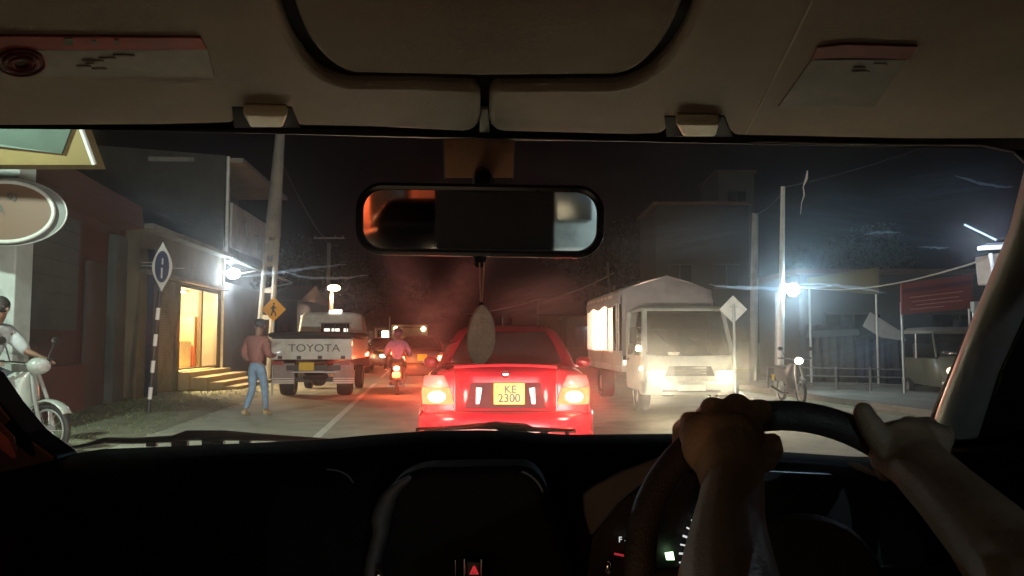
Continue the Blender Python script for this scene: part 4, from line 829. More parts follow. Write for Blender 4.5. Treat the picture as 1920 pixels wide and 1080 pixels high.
def person(name, label, loc, rz, J, shirt, trous, headr=.1, hair=None, cap=None, helmet=None, shoe=None, scale=1, sleeves=True, held=None):
    o = thing(name, label, 'person', loc, rz)
    nm = ['pelvis', 'waist', 'chest', 'neck', 'headb', 'head', 'shL', 'elL', 'wrL', 'haL', 'shR', 'elR', 'wrR', 'haR', 'hiL', 'knL', 'anL', 'toL', 'hiR', 'knR', 'anR', 'toR']
    R = dict(pelvis=(.13, .10), waist=(.115, .09), chest=(.15, .10), neck=.055, headb=.075, head=.09, shL=.065, elL=.045, wrL=.03, haL=.042, shR=.065, elR=.045, wrR=.03, haR=.042, hiL=.09, knL=.058, anL=.038, toL=.035, hiR=.09, knR=.058, anR=.038, toR=.035)
    idx = {n: i for i, n in enumerate(nm)}
    vs = [(*J[n], (.095, .07) if n in ('pelvis', 'waist') else (.12, .08) if n == 'chest' else .06 if n[:2] == 'hi' else R[n]) for n in nm]
    E = [('pelvis', 'waist'), ('waist', 'chest'), ('chest', 'neck'), ('neck', 'headb'), ('headb', 'head'), ('chest', 'shL'), ('shL', 'elL'), ('elL', 'wrL'), ('wrL', 'haL'), ('chest', 'shR'), ('shR', 'elR'), ('elR', 'wrR'), ('wrR', 'haR'), ('pelvis', 'hiL'), ('hiL', 'knL'), ('knL', 'anL'), ('anL', 'toL'), ('pelvis', 'hiR'), ('hiR', 'knR'), ('knR', 'anR'), ('anR', 'toR')]
    # fingers: short forks on each hand
    ed = [(idx[a], idx[b]) for a, b in E]
    for s in 'LR':
        w = V(J['wr' + s]); h = V(J['ha' + s]); d = (h - w).normalized(); sd = d.cross(V((0, 1, 0)))
        sd = (sd if sd.length > .2 else d.cross(V((1, 0, 0)))).normalized(); base = idx['ha' + s]
        for k, (of, ln) in enumerate(((-.028, .055), (-.009, .07), (.01, .068), (.028, .05))):
            a = h + sd * of + d * .03; vs.append((*a, .011)); vs.append((*(a + d * ln + V((0, 0, -.012))), .008)); n = len(vs); ed += [(base, n - 2), (n - 2, n - 1)]
        a = w + d * .035 + sd * .04; vs.append((*a, .012)); vs.append((*(a + d * .04 + sd * .015), .009)); n = len(vs); ed += [(base, n - 2), (n - 2, n - 1)]
    skin('body', vs, ed, skinm, o, 1)
    k = .013
    def sub(ns, es, names, extra, m, part, ends={}):
        ii = {n: i for i, n in enumerate(ns)}; v2 = []
        for n in ns:
            r = R[n]; r = (r[0] + extra, r[1] + extra) if hasattr(r, '__len__') else r + extra
            pos = V(J[n])
            if n in ends: pos = V(J[ends[n][0]]).lerp(pos, ends[n][1])
            v2.append((*pos, r))
        return skin(part, v2, [(ii[a], ii[b]) for a, b in es], m, o, 1)
    sub(['pelvis', 'waist', 'chest', 'shL', 'elL', 'wrL', 'shR', 'elR', 'wrR', 'neck'], [('pelvis', 'waist'), ('waist', 'chest'), ('chest', 'neck'), ('chest', 'shL'), ('shL', 'elL'), ('elL', 'wrL'), ('chest', 'shR'), ('shR', 'elR'), ('elR', 'wrR')], 0, .026, shirt, 'shirt', {'wrL': ('elL', .9 if sleeves else .1), 'wrR': ('elR', .9 if sleeves else .1), 'neck': ('chest', .85)})
    sub(['pelvis', 'hiL', 'knL', 'anL', 'hiR', 'knR', 'anR', 'waist'], [('pelvis', 'waist'), ('pelvis', 'hiL'), ('hiL', 'knL'), ('knL', 'anL'), ('pelvis', 'hiR'), ('hiR', 'knR'), ('knR', 'anR')], 0, .014, trous, 'trousers', {'anL': ('knL', .93), 'anR': ('knR', .93), 'waist': ('pelvis', .85)})
    for s in 'LR':
        a, t = V(J['an' + s]), V(J['to' + s]); obj('shoe', MB().tube([a + V((0, -.03, -.015)), a.lerp(t, .5) + V((0, 0, -.01)), t + V((0, 0, .0)), t + (t - a).normalized() * .03], [.045, .05, .042, .02], 10, squash=.8), shoe or blackp, o)
    h = V(J['head']); 
    fwd = V((0, 1, 0))
    face = MB().ball(h + V((0, .098, -.02)), (.014, .02, .02), 8, 6)
    for sx in (-1, 1): face.ball(h + V((sx * .095, 0, -.01)), (.014, .025, .033), 8, 6)
    obj('face', face, skinm, o)
    for sx in (-1, 1): obj('eye', MB().ball(h + V((sx * .034, .084, .008)), (.013, .010, .007), 8, 6), mat('eye_dark', (.10, .09, .085), .3), o)
    obj('mouth', MB().ball(h + V((0, .088, -.055)), (.026, .01, .007), 8, 6), mat('lips', (.2, .06, .05), .5), o)
    if hair: obj('hair', MB().ball(h + V((0, -.012, .028)), (.102, .108, .10), 16, 10), hair, o)
    if cap:
        c_ = obj('cap', MB().ball(h + V((0, 0, .05)), (.107, .115, .085), 16, 10), cap, o); obj('peak', MB().ball(h + V((0, .13, .035)), (.075, .085, .012), 14, 6), cap, c_)
    if helmet: obj('helmet', MB().ball(h + V((0, -.005, .03)), (.135, .15, .14), 20, 12), helmet, o)
    return o
def rideJ(lean=.15, hz=.80):
    return dict(pelvis=(0, -.32, hz + .08), waist=(0, -.30, hz + .24), chest=(0, -.24 + lean * .3, hz + .46), neck=(0, -.2 + lean * .5, hz + .60), headb=(0, -.18 + lean * .5, hz + .66), head=(0, -.16 + lean * .5, hz + .76),
        shL=(-.19, -.22 + lean * .4, hz + .50), elL=(-.30, -.05, hz + .30), wrL=(-.31, .18, hz + .22), haL=(-.31, .25, hz + .20), shR=(.19, -.22 + lean * .4, hz + .50), elR=(.30, -.05, hz + .30), wrR=(.31, .18, hz + .22), haR=(.31, .25, hz + .20),
        hiL=(-.10, -.26, hz + .04), knL=(-.18, .14, hz - .04), anL=(-.16, -.02, .30), toL=(-.16, .12, .24), hiR=(.10, -.26, hz + .04), knR=(.18, .14, hz - .04), anR=(.16, -.02, .30), toR=(.16, .12, .24))
# far motorcyclist
p = gnd(745, 738); MT = motorcycle('motorcycle', 'motorcycle ridden away from us with a dazzling tail light', tuple(p), TH, mat('dark_bike', (.05, .05, .05), .4))
R1 = person('person', 'motorcycle rider in a mauve shirt and dark helmet seen from behind', tuple(p), TH, rideJ(hz=.78), mat('mauve_shirt', (.34, .26, .52), .8, var=.2, scale=8, bump=.7, bscale=9), mat('dark_trousers', (.03, .03, .04), .8), helmet=mat('blue_helmet', (.05, .05, .12), .3))
lamp('tail_light_glow', 'POINT', V(p) + V((.1, -1.15, .68)), 70, (1, .12, .04), .06, MT)
# left scooter
p = at(0, 640, 9.9); base = V((-6.6 + .02, 9.9, 0)); wx = at(98, 640, 9.9).x
ang = -1.86
base = V((at(101, 640, 9.4).x - .72 * .958, 9.4 + .70 * .287, 0))
MS = motorcycle('scooter', 'white step-through scooter facing right at the left edge', tuple(base), ang, mat('white_fairing', (.26, .29, .27), .4, var=.08, coat=.4), tail=False)
R2 = person('person', 'scooter rider in a white short sleeved shirt at the left edge', tuple(base), ang, rideJ(hz=.78), mat('white_shirt', (.34, .38, .40), .8, var=.15, scale=5, bump=.9, bscale=9), mat('dark_trousers', (.03, .03, .04), .8), hair=mat('black_hair', (.012, .01, .01), .6), sleeves=False)
MS.scale = R2.scale = (1.14, 1.14, 1.14)
# bike with a lamp at right
p = gnd(1494, 742); motorcycle('motorcycle', 'oncoming motorcycle whose single white headlight shines below the cool lamp', (at(1495, 697, 17.3).x, 17.8, 0), pi, mat('dark_bike', (.05, .05, .05), .4), tail=False, headon=True)

# ---------------- man walking
p = gnd(479, 781)
J = dict(pelvis=(0, 0, .93), waist=(0, .0, 1.06), chest=(-.01, .02, 1.30), neck=(-.0, .03, 1.46), headb=(0.0, .05, 1.52), head=(0.01, .07, 1.63),
    shL=(-.19, .02, 1.38), elL=(-.27, -.04, 1.12), wrL=(-.19, .12, .98), haL=(-.14, .18, .97), shR=(.18, .02, 1.37), elR=(.25, -.01, 1.11), wrR=(.20, .22, 1.08), haR=(.18, .29, 1.10),
    hiL=(-.09, 0, .90), knL=(-.11, .05, .50), anL=(-.13, -.14, .10), toL=(-.14, -.02, .045), hiR=(.09, 0, .90), knR=(.10, .12, .49), anR=(.10, .16, .09), toR=(.11, .29, .04))
plaid = bpy.data.materials.new('plaid_cotton'); plaid.use_nodes = True; N = plaid.node_tree.nodes; Lk = plaid.node_tree.links; pb = N['Principled BSDF']; pb.inputs['Roughness'].default_value = .85
tcn = N.new('ShaderNodeTexCoord'); w1 = N.new('ShaderNodeTexWave'); w1.bands_direction = 'Z'; w1.inputs['Scale'].default_value = 9; w2 = N.new('ShaderNodeTexWave'); w2.bands_direction = 'X'; w2.inputs['Scale'].default_value = 9
mm = N.new('ShaderNodeMath'); mm.operation = 'ADD'; cr = N.new('ShaderNodeValToRGB'); cr.color_ramp.elements[0].color = (.12, .035, .03, 1); cr.color_ramp.elements[1].color = (.22, .09, .08, 1); cr.color_ramp.elements[1].position = .8
for w in (w1, w2): Lk.new(tcn.outputs['Object'], w.inputs['Vector'])
Lk.new(w1.outputs['Fac'], mm.inputs[0]); Lk.new(w2.outputs['Fac'], mm.inputs[1]); m3 = N.new('ShaderNodeMath'); m3.operation = 'MULTIPLY'; m3.inputs[1].default_value = .5; Lk.new(mm.outputs[0], m3.inputs[0]); Lk.new(m3.outputs[0], cr.inputs[0]); Lk.new(cr.outputs[0], pb.inputs['Base Color'])
MAN = person('person', 'man in a plaid shirt, blue jeans and dark cap walking by the road', tuple(p), radians(-20), J, plaid, mat('blue_denim', (.13, .20, .30), .85, var=.3, scale=12, bump=.8, bscale=10), cap=mat('dark_cap', (.03, .025, .03), .8), shoe=mat('tan_shoe', (.30, .22, .12), .7))
hp = MW[MAN.name] @ V((.17, .34, 1.13))
ph = thing('phone', 'pale phone held out in the hand of the walking man', 'phone', tuple(hp), radians(-20))
obj('case', MB().box((0, .03, 0), (.075, .16, .012), (.3, 0, 0)), mat('white_plastic', (.6, .6, .6), .6), ph, bevel=.004); obj('screen', MB().box((0, .03, .008), (.066, .14, .002), (.3, 0, 0)), glow('phone_screen', (.9, .9, .95), 1.2), ph)

# ---------------- three-wheeler at right
p = gnd(1738, 742); K = thing('three_wheeler', 'pale three wheeled taxi parked by the kerb at right facing us', 'three wheeler', (p.x, p.y - 1.6, 0), pi - radians(8))
cr_ = mat('cream_three_wheeler_paint', (.09, .088, .062), .45, coat=.3, dirt=(.09, .085, .06))
def kr(z, w0, w1, y0, y1): return rrect3(-w1, w1, y0, y1, .12, z)
obj('body', MB().loft([rrect3(-.5, .5, -2.2, 0.1, .2, .3), rrect3(-.60, .60, -2.3, 0.2, .22, .5), rrect3(-.62, .62, -2.3, .15, .22, .8), rrect3(-.6, .6, -2.25, .0, .2, .95)]), cr_, K)
obj('nose', MB().loft([[V((x * .5, .15 - .0 * abs(x), .45)) for x in (-1, 0, 1)] + [V((.3, .4, .45)), V((-.3, .4, .45))][::1], [V((x * .55, .1, .8)) for x in (-1, 0, 1)] + [V((.3, .35, .8)), V((-.3, .35, .8))], [V((x * .5, 0, 1.0)) for x in (-1, 0, 1)] + [V((.3, .15, 1.0)), V((-.3, .15, 1.0))]]), cr_, K)
obj('windscreen', MB().add([(-.52, .02, 1.0), (.52, .02, 1.0), (.46, -.35, 1.52), (-.46, -.35, 1.52)], [(0, 1, 2, 3)]), glassd, K, solid=.01)
obj('screen_frame', MB().tube([(-.55, .03, .98), (-.48, -.36, 1.54), (.48, -.36, 1.54), (.55, .03, .98)], .03, 8), cr_, K)
obj('hood', MB().loft([rrect3(-.58, .58, -2.2, -.33, .15, 1.54), rrect3(-.6, .6, -2.22, -.3, .18, 1.6), rrect3(-.5, .5, -2.1, -.45, .18, 1.69)]), mat('hood_cloth', (.15, .14, .12), .8), K)
obj('hood_post', MB().cyl((-.55, -2.15, .9), (-.55, -2.15, 1.56), .025).cyl((.55, -2.15, .9), (.55, -2.15, 1.56), .025).cyl((-.57, -1.2, .9), (-.57, -1.2, 1.56), .02).cyl((.57, -1.2, .9), (.57, -1.2, 1.56), .02), galv, K)
obj('seat', MB().box((0, -1.6, 1.05), (1.0, .15, .5)).box((0, -1.35, .85), (1.0, .5, .12)), blackp, K, bevel=.03)
for sgn in (-1, 1): obj('headlight', MB().ball((sgn * .34, .30, .68), (.11, .05, .09), 14, 8), glow('headlamp_reflection', (1, .9, .6), 2.0), K); wheel(K, sgn * .55, -1.8, .22, .12)  # weak glow stands in for light reflected in the lenses
wheel(K, 0, .12, .22, .12); obj('bumper', MB().tube([(-.5, .2, .4), (-.3, .45, .42), (.3, .45, .42), (.5, .2, .4)], .03, 8), mat('pale_bumper', (.6, .58, .48), .5), K)

# ================================================================ OWN CAR INTERIOR
O = thing('car_interior', 'dark interior of the right hand drive car we look out of', 'car', (0, 0, 0))
linerm = mat('headliner_fabric', (.29, .24, .185), .95, var=.16, scale=8, bump=.08, bscale=260)
visorm = mat('visor_vinyl', (.33, .265, .195), .75, var=.16, scale=9, bump=.06, bscale=220)
CPN = V((0, .1, 1))
def C(px, py, off=0): return onP(px, py, (0, .85, 1.574 - off), CPN)
obj('roof_lining', MB().prism([C(-700, -900, -.022), C(2600, -900, -.022), C(2600, 222, -.022), C(-700, 222, -.022)], (0, 0, .02)), linerm, O, smooth=False)
obj('header_strip', MB().prism([C(-700, 236, .0), C(170, 243, .0), C(960, 262, .0), C(1890, 280, .0), C(2400, 300, .0), C(2400, 240, -.02), C(-700, 200, -.02)], (0, .004, .012)), mat('black_trim', (.02, .018, .016), .6), O, smooth=False)
# sun visors: swept round the centre panel
def bez(p0, p1, p2, n=8): return [((1 - t) ** 2 * p0[0] + 2 * t * (1 - t) * p1[0] + t * t * p2[0], (1 - t) ** 2 * p0[1] + 2 * t * (1 - t) * p1[1] + t * t * p2[1]) for t in [i / n for i in range(n + 1)]]
vl = [(-500, 240), (-500, -320), (420, -320), (500, -60)] + bez((520, 0), (560, 150), (655, 163)) + [(780, 163), (880, 168)] + bez((885, 168), (901, 170), (901, 186), 4) + bez((901, 225), (899, 246), (870, 248), 4) + [(700, 240), (560, 237), (540, 222), (448, 214), (440, 232), (300, 236)]
vr = [(2500, 262), (2500, -320), (1420, -320), (1335, -60)] + bez((1310, 0), (1255, 155), (1150, 167)) + [(1000, 168), (940, 168)] + bez((935, 168), (917, 170), (917, 186), 4) + bez((917, 230), (919, 246), (945, 248), 4) + [(1180, 254), (1240, 252), (1262, 236), (1352, 236), (1375, 255), (1700, 262)]
VL = obj('sun_visor', MB().prism([C(x, y, .002) for x, y in vl], (0, 0, .016)), visorm, O, smooth=True, bevel=.006)
VR = obj('sun_visor', MB().prism([C(x, y, .002) for x, y in vr], (0, 0, .016)), visorm, O, smooth=True, bevel=.006)
pn = [(425, -420), (525, -60)] + bez((549, 0), (585, 125), (665, 139)) + [(900, 144), (1150, 142)] + bez((1160, 141), (1235, 128), (1283, 0)) + [(1310, -60), (1400, -420)]
obj('overhead_panel', MB().prism([C(x, y, .001) for x, y in pn], (0, 0, .016)), linerm, O, bevel=.006)
obj('panel_gap_shade', MB().prism([C(x, y, -.012) for x, y in [(400, -420), (485, -60), (510, 20), (560, 130), (640, 170), (895, 180), (895, 262), (925, 262), (925, 180), (1180, 172), (1270, 110), (1325, 10), (1420, -420)]], (0, 0, .004)), mat('gap_shade_black', (.008, .007, .006), .95), O, smooth=False)  # black sheet painted as the shade in the gap round the panel
obj('centre_clip', MB().prism([C(901, 205, -.004), C(915, 205, -.004), C(919, 255, -.004), (C(897, 255, -.004))], (0, 0, .004)), mat('grey_clip', (.25, .20, .15), .6), O, bevel=.001)
clipm = mat('cream_plastic', (.85, .75, .52), .5, var=.08)
for x0, y0 in ((497, 228), (1308, 245)):
    k = obj('visor_clip', MB().prism([C(x0 - 42, y0 - 13, .014), C(x0 + 42, y0 - 11, .014), C(x0 + 34, y0 + 12, .014), C(x0 - 28, y0 + 12, .014)], (0, 0, .012)), clipm, O, bevel=.003)
    obj('clip_recess', MB().prism([C(x0 - 62, y0 - 26, .003), C(x0 + 50, y0 - 26, .003), C(x0 + 66, y0 + 12, .003), C(x0 - 58, y0 + 12, .003)], (0, 0, .01)), mat('gap_shade_black', (.008, .007, .006), .95), k, smooth=False)  # the same painted shade fills the clip recess
# warning labels on the visors
def label_(vis, pts_red, pts_cream, marks, blob, dm=1, tag_=''):
    obj('label_red_band', MB().prism([C(x, y, .0045) for x, y in pts_red], (0, 0, .0015)), mat('label_red' + tag_, (.42 * dm, .07 * dm, .045 * dm), .6, var=.25, scale=30), vis, smooth=False)
    cr = obj('label_sheet', MB().prism([C(x, y, .0045) for x, y in pts_cream], (0, 0, .0015)), mat('label_cream' + tag_, (.32 * dm, .28 * dm, .22 * dm), .6, var=.2, scale=30), vis, smooth=False)
    m = MB()
    for x, y, w, h in marks: m.prism([C(x, y, .0055), C(x + w, y, .0055), C(x + w + 2, y + h, .0055), C(x + 1, y + h, .0055)], (0, 0, .001))
    if marks: obj('label_print', m, mat('label_ink', (.20, .17, .13), .7), cr, smooth=False)
    if blob:
        m = MB(); cx, cy = blob
        for k in range(3): m.tube([C(cx + (45 - k * 13) * cos(a), cy + (24 - k * 7) * sin(a), .006) for a in [2 * pi * i / 20 for i in range(21)]], .0012 + .0006 * k, 5)
        obj('label_pictogram', m, mat('label_dark_red', (.16, .03, .03), .7), cr)
random.seed(5)
label_(VL, [(-120, 68), (376, 72), (388, 93), (-120, 94)], [(-120, 94.5), (388, 93.5), (402, 144), (-120, 142)],
       [(120, 73, 16, 12), (172, 77, 8, 6), (215, 75, 6, 10)] + [(random.choice((140, 165, 205)) + random.randint(0, 20), 104 + 5 * i, random.randint(15, 40), 2.2) for i in range(6)] + [(212, 103, 26, 3)], (40, 118))
label_(VR, [(1532, 90), (1585, 84), (1720, 88), (1706, 112), (1590, 108), (1522, 112)], [(1522, 112.5), (1700, 112.5), (1640, 200), (1460, 200)],
       [(1600 + random.randint(-30, 40), 120 + 7 * i, random.randint(20, 50), 3) for i in range(3)], None, .6, '_dimmed')  # right label colours darkened to imitate its dimmer light
obj('visor_seam', MB().tube([C(1524, 0, .003), C(1470, 110, .003), C(1398, 250, .003)], .0012, 5), mat('seam_thread', (.5, .4, .3), .7), VR)

# windscreen: a real 5 mm pane, slightly dirty, forward scattering added for lamp bloom
WP, WN = V((0, .88, 1.582)), V((0, .385, .47))
def Wd(px, py, off=0.0): return onP(px, py, WP + WN.normalized() * off, WN)
gm = bpy.data.materials.new('dusty_bloom_glass'); gm.use_nodes = True; N = gm.node_tree.nodes; Lk = gm.node_tree.links; N.clear()
oo = N.new('ShaderNodeOutputMaterial'); tb = N.new('ShaderNodeBsdfTransparent'); gl = N.new('ShaderNodeBsdfGlossy'); gl.inputs['Roughness'].default_value = .08; gl.inputs[0].default_value = (.5, .5, .5, 1)
tl2 = N.new('ShaderNodeBsdfTranslucent'); tl2.inputs[0].default_value = (.8, .8, .8, 1)
fr = N.new('ShaderNodeMixShader'); fr.inputs[0].default_value = .02; m2 = N.new('ShaderNodeMixShader')
tcn = N.new('ShaderNodeTexCoord'); mp = N.new('ShaderNodeMapping'); mp.inputs['Scale'].default_value = (2.2, 5, 5); mp.inputs['Rotation'].default_value = (0, .5, .3)
nz = N.new('ShaderNodeTexNoise'); nz.inputs['Scale'].default_value = 2.2; nz.inputs['Detail'].default_value = 5; nz.inputs['Distortion'].default_value = 1.6
mr = N.new('ShaderNodeMapRange'); mr.inputs[1].default_value = .42; mr.inputs[2].default_value = .75; mr.inputs[3].default_value = .0005; mr.inputs[4].default_value = .006
Lk.new(tcn.outputs['Object'], mp.inputs[0]); Lk.new(mp.outputs[0], nz.inputs['Vector']); Lk.new(nz.outputs['Fac'], mr.inputs[0]); Lk.new(mr.outputs[0], m2.inputs[0])
Lk.new(tb.outputs[0], fr.inputs[1]); Lk.new(gl.outputs[0], fr.inputs[2]); Lk.new(fr.outputs[0], m2.inputs[1]); Lk.new(tl2.outputs[0], m2.inputs[2]); Lk.new(m2.outputs[0], oo.inputs[0])
vs_ = N.new('ShaderNodeVolumeScatter'); vs_.inputs['Density'].default_value = 11; vs_.inputs['Anisotropy'].default_value = .975
v2_ = N.new('ShaderNodeVolumeScatter'); v2_.inputs['Density'].default_value = .6; v2_.inputs['Anisotropy'].default_value = .88; va_ = N.new('ShaderNodeAddShader'); Lk.new(vs_.outputs[0], va_.inputs[0]); Lk.new(v2_.outputs[0], va_.inputs[1]); Lk.new(va_.outputs[0], oo.inputs['Volume'])
gpts = [(-400, 232), (170, 241), (960, 262), (1860, 275), (1925, 300), (1935, 420), (1735, 830), (1700, 880), (960, 900), (-400, 900)]
WS = obj('windscreen', MB().prism([Wd(x, y) for x, y in gpts], tuple(WN.normalized() * .005)), gm, O, smooth=False)
trimm = mat('pale_rubber_edge', (.30, .28, .26), .5)
obj('windscreen_trim', MB().tube([Wd(x, y, -.006) for x, y in [(120, 240), (170, 241), (500, 249), (820, 258), (960, 262), (1300, 263), (1600, 270), (1840, 273), (1900, 285), (1925, 310)]], .0011, 6), trimm, O)
obj('mirror_mount', MB().prism([Wd(x, y, -.008) for x, y in [(831, 259), (965, 262), (961, 334), (835, 334)]], tuple(WN.normalized() * .004)), mat('orange_pad', (.85, .50, .30), .75, var=.15, scale=25), O, bevel=.001)
obj('mount_edge', MB().tube([Wd(831, 259, -.010), Wd(834, 335, -.010)], .0008, 5).tube([Wd(965, 262, -.010), Wd(962, 335, -.010)], .0008, 5), trimm, O)
# rear view mirror
mc = at(900, 413, .77); Mx = (Matrix.Translation(mc) @ Matrix.Rotation(radians(.9), 4, 'Y') @ Matrix.Rotation(radians(0), 4, 'Z') @ Matrix.Rotation(radians(5), 4, 'X'))
def mo(w, h, r, y): return [Mx @ V((x + .012 * (y2 / h) * (1 if x > 0 else -1) * -1 * 0, y, y2)) for x, y2 in rr(w, h, r, 8)]
MIR = obj('rear_view_mirror', MB().loft([mo(.236, .066, .024, .0), mo(.240, .070, .026, .004), mo(.240, .070, .026, .016), mo(.20, .045, .02, .03), mo(.08, .02, .009, .036)]), mat('black_mirror_plastic', (.012, .011, .011), .35, var=.2), O)
obj('mirror_glass', MB().loft([mo(.224, .056, .020, -.001), mo(.224, .056, .020, .002)]), mat('mirror_silver', (.80, .80, .78), .03, 1, var=.03, scale=3), MIR)
rim = MB(); rg = mo(.232, .063, .0225, -.0015); rim.tube(rg + [rg[0]], .0035, 6); obj('mirror_rim', rim, mat('black_rim', (.02, .02, .02), .3), MIR)
obj('mirror_stem', MB().tube([Mx @ V((0, .03, .01)), Mx @ V((0, .06, .045)), Wd(905, 330, -.012)], .011), mat('black_mirror_plastic', (.012, .011, .011), .35), MIR)
obj('dip_lever', MB().tube([Mx @ V((0, .01, -.034)), Mx @ V((0, .004, -.043))], [.007, .005]), blackp, MIR)
# hanging ornament
hc_ = at(902, 628, .765)
H = thing('hanging_ornament', 'pale oval disc hanging on a brown cord below the rear view mirror', 'ornament', tuple(hc_))
m = MB(); Rz = Matrix.Rotation(radians(12), 3, 'Z') @ Matrix.Rotation(radians(16), 3, 'X')
prof = [(0.0, -.004), (.72, -.004), (.93, -.0032), (1, -.001), (1, .001), (.93, .0032), (.0, .004)]
rows = []
for f, y in prof:
    rows.append([hc_ + Rz @ V((max(f, .001) * .0138 * cos(a) * (1 - .10 * sin(a)), y, max(f, .001) * .0295 * sin(a))) for a in [2 * pi * k / 40 for k in range(40)]])
m.loft(rows)
obj('disc', m, mat('pale_worn_disc', (.85, .64, .47), .75, var=.22, scale=60, dirt=(.50, .42, .33), bump=.3, bscale=300), H, True)
top = hc_ + V((0, 0, .0285))
obj('cord', MB().tube([at(899, 492, .772), at(900, 530, .77), top + V((-.0005, 0, .003))], .0007, 5).tube([at(908, 492, .772), at(906, 530, .77), top + V((.0008, 0, .003))], .0007, 5), mat('brown_cord', (.5, .30, .17), .8), H, True)
obj('knot', MB().ball(top + V((0, 0, .001)), .0024, 8, 6), mat('dark_cord', (.04, .03, .025), .8), H, True)

# glass smears and lamp glare streaks, added as thin films scattering the lamps behind
def film(name, dens, g, col=(.62, .82, 1, 1)):
    m = bpy.data.materials.new(name); m.use_nodes = True; N = m.node_tree.nodes; L = m.node_tree.links; N.clear()
    o = N.new('ShaderNodeOutputMaterial'); t = N.new('ShaderNodeBsdfTransparent'); v = N.new('ShaderNodeVolumeScatter'); v.inputs['Density'].default_value = dens; v.inputs['Anisotropy'].default_value = g; v.inputs['Color'].default_value = col
    L.new(t.outputs[0], o.inputs[0]); L.new(v.outputs[0], o.inputs['Volume']); return m
f1, f2, f3 = film('glare_streak_film', 150, .95), film('haze_smudge_film', 18, .92), film('warm_haze_film', 26, .86, (1, .75, .75, 1))
WNn = WN.normalized()
def smear(pts, w, m):
    top, bot = [], []; n = len(pts)
    for i, (x, y) in enumerate(pts):
        k = w * sin(pi * (i + .35) / (n - .3)) ** .7 * random.uniform(.7, 1.2); dx = pts[min(i + 1, n - 1)][0] - pts[max(i - 1, 0)][0]; dy = pts[min(i + 1, n - 1)][1] - pts[max(i - 1, 0)][1]; l = math.hypot(dx, dy)
        top.append((x - dy / l * k, y + dx / l * k)); bot.append((x + dy / l * k, y - dx / l * k))
    a = [Wd(x, y, -.0022) for x, y in top]; b = [Wd(x, y, -.0022) for x, y in bot]; e = WNn * .001
    obj('glare_smear', MB().loft([[p, q, q + e, p + e] for p, q in zip(a, b)]), m, WS, True, smooth=False)
def curve(p0, p1, p2, n=14): return [(x, y + random.uniform(-1.2, 1.2)) for x, y in bez(p0, p1, p2, n)]
random.seed(21)
for pts, w, m in ((curve((450, 520), (540, 508), (650, 496)), 4, f1), (curve((530, 510), (600, 532), (690, 516)), 3.5, f1), (curve((1330, 534), (1420, 548), (1560, 536)), 5, f1), (curve((1500, 533), (1580, 532), (1660, 550)), 4, f1),
                  (curve((1498, 560), (1490, 660), (1496, 780)), 12, f2), (curve((1620, 440), (1660, 434), (1690, 436)), 3, f1), (curve((1720, 462), (1750, 466), (1780, 465)), 3, f1), (curve((1790, 330), (1850, 350), (1900, 352)), 4, f1),
                  (curve((1450, 500), (1600, 440), (1850, 420)), 40, f2), (curve((1560, 380), (1700, 340), (1900, 390)), 30, f2), (curve((1180, 480), (1350, 420), (1500, 400)), 22, f2), (curve((690, 500), (760, 560), (800, 640)), 30, f3), (curve((760, 470), (800, 560), (880, 600)), 24, f3), (curve((700, 640), (745, 560), (760, 470)), 20, f3), (curve((930, 560), (980, 600), (1060, 640)), 24, f3), (curve((180, 330), (260, 380), (350, 420)), 22, f2), (curve((1540, 700), (1640, 640), (1760, 560)), 26, f2)):
    if m is f1: smear(pts, w * .7, m)
# soft smudges with red and blue haze tinted into the film, densest in the middle
def soft(name, dens, g, col):
    m = film(name, dens, g, col); N = m.node_tree.nodes; L = m.node_tree.links; v = [n for n in N if n.type == 'VOLUME_SCATTER'][0]
    tc = N.new('ShaderNodeTexCoord'); ln = N.new('ShaderNodeVectorMath'); ln.operation = 'LENGTH'; L.new(tc.outputs['Object'], ln.inputs[0])
    mr = N.new('ShaderNodeMapRange'); mr.interpolation_type = 'SMOOTHERSTEP'; mr.inputs[1].default_value = 1; mr.inputs[2].default_value = .05; mr.inputs[3].default_value = 0; mr.inputs[4].default_value = 1; L.new(ln.outputs['Value'], mr.inputs[0])
    ns = N.new('ShaderNodeTexNoise'); ns.inputs['Scale'].default_value = 1.6; ns.inputs['Detail'].default_value = 7; ns.inputs['Roughness'].default_value = .62; ns.inputs['Distortion'].default_value = 1.2
    mp = N.new('ShaderNodeMapping'); mp.inputs['Scale'].default_value = (1, 3.5, 0); L.new(tc.outputs['Object'], mp.inputs[0]); L.new(mp.outputs[0], ns.inputs['Vector'])
    m2 = N.new('ShaderNodeMapRange'); m2.inputs[1].default_value = .22; m2.inputs[2].default_value = .85; L.new(ns.outputs['Fac'], m2.inputs[0])
    a = N.new('ShaderNodeMath'); a.operation = 'MULTIPLY'; L.new(mr.outputs[0], a.inputs[0]); L.new(m2.outputs[0], a.inputs[1])
    b = N.new('ShaderNodeMath'); b.operation = 'MULTIPLY'; b.inputs[1].default_value = dens; L.new(a.outputs[0], b.inputs[0]); L.new(b.outputs[0], v.inputs['Density']); return m
sb, sr_ = soft('blue_haze_smudge', 85, .92, (.55, .78, 1, 1)), soft('red_haze_smudge', 140, .86, (1, .72, .74, 1))
yv = V((1, 0, 0)).cross(WNn).normalized()
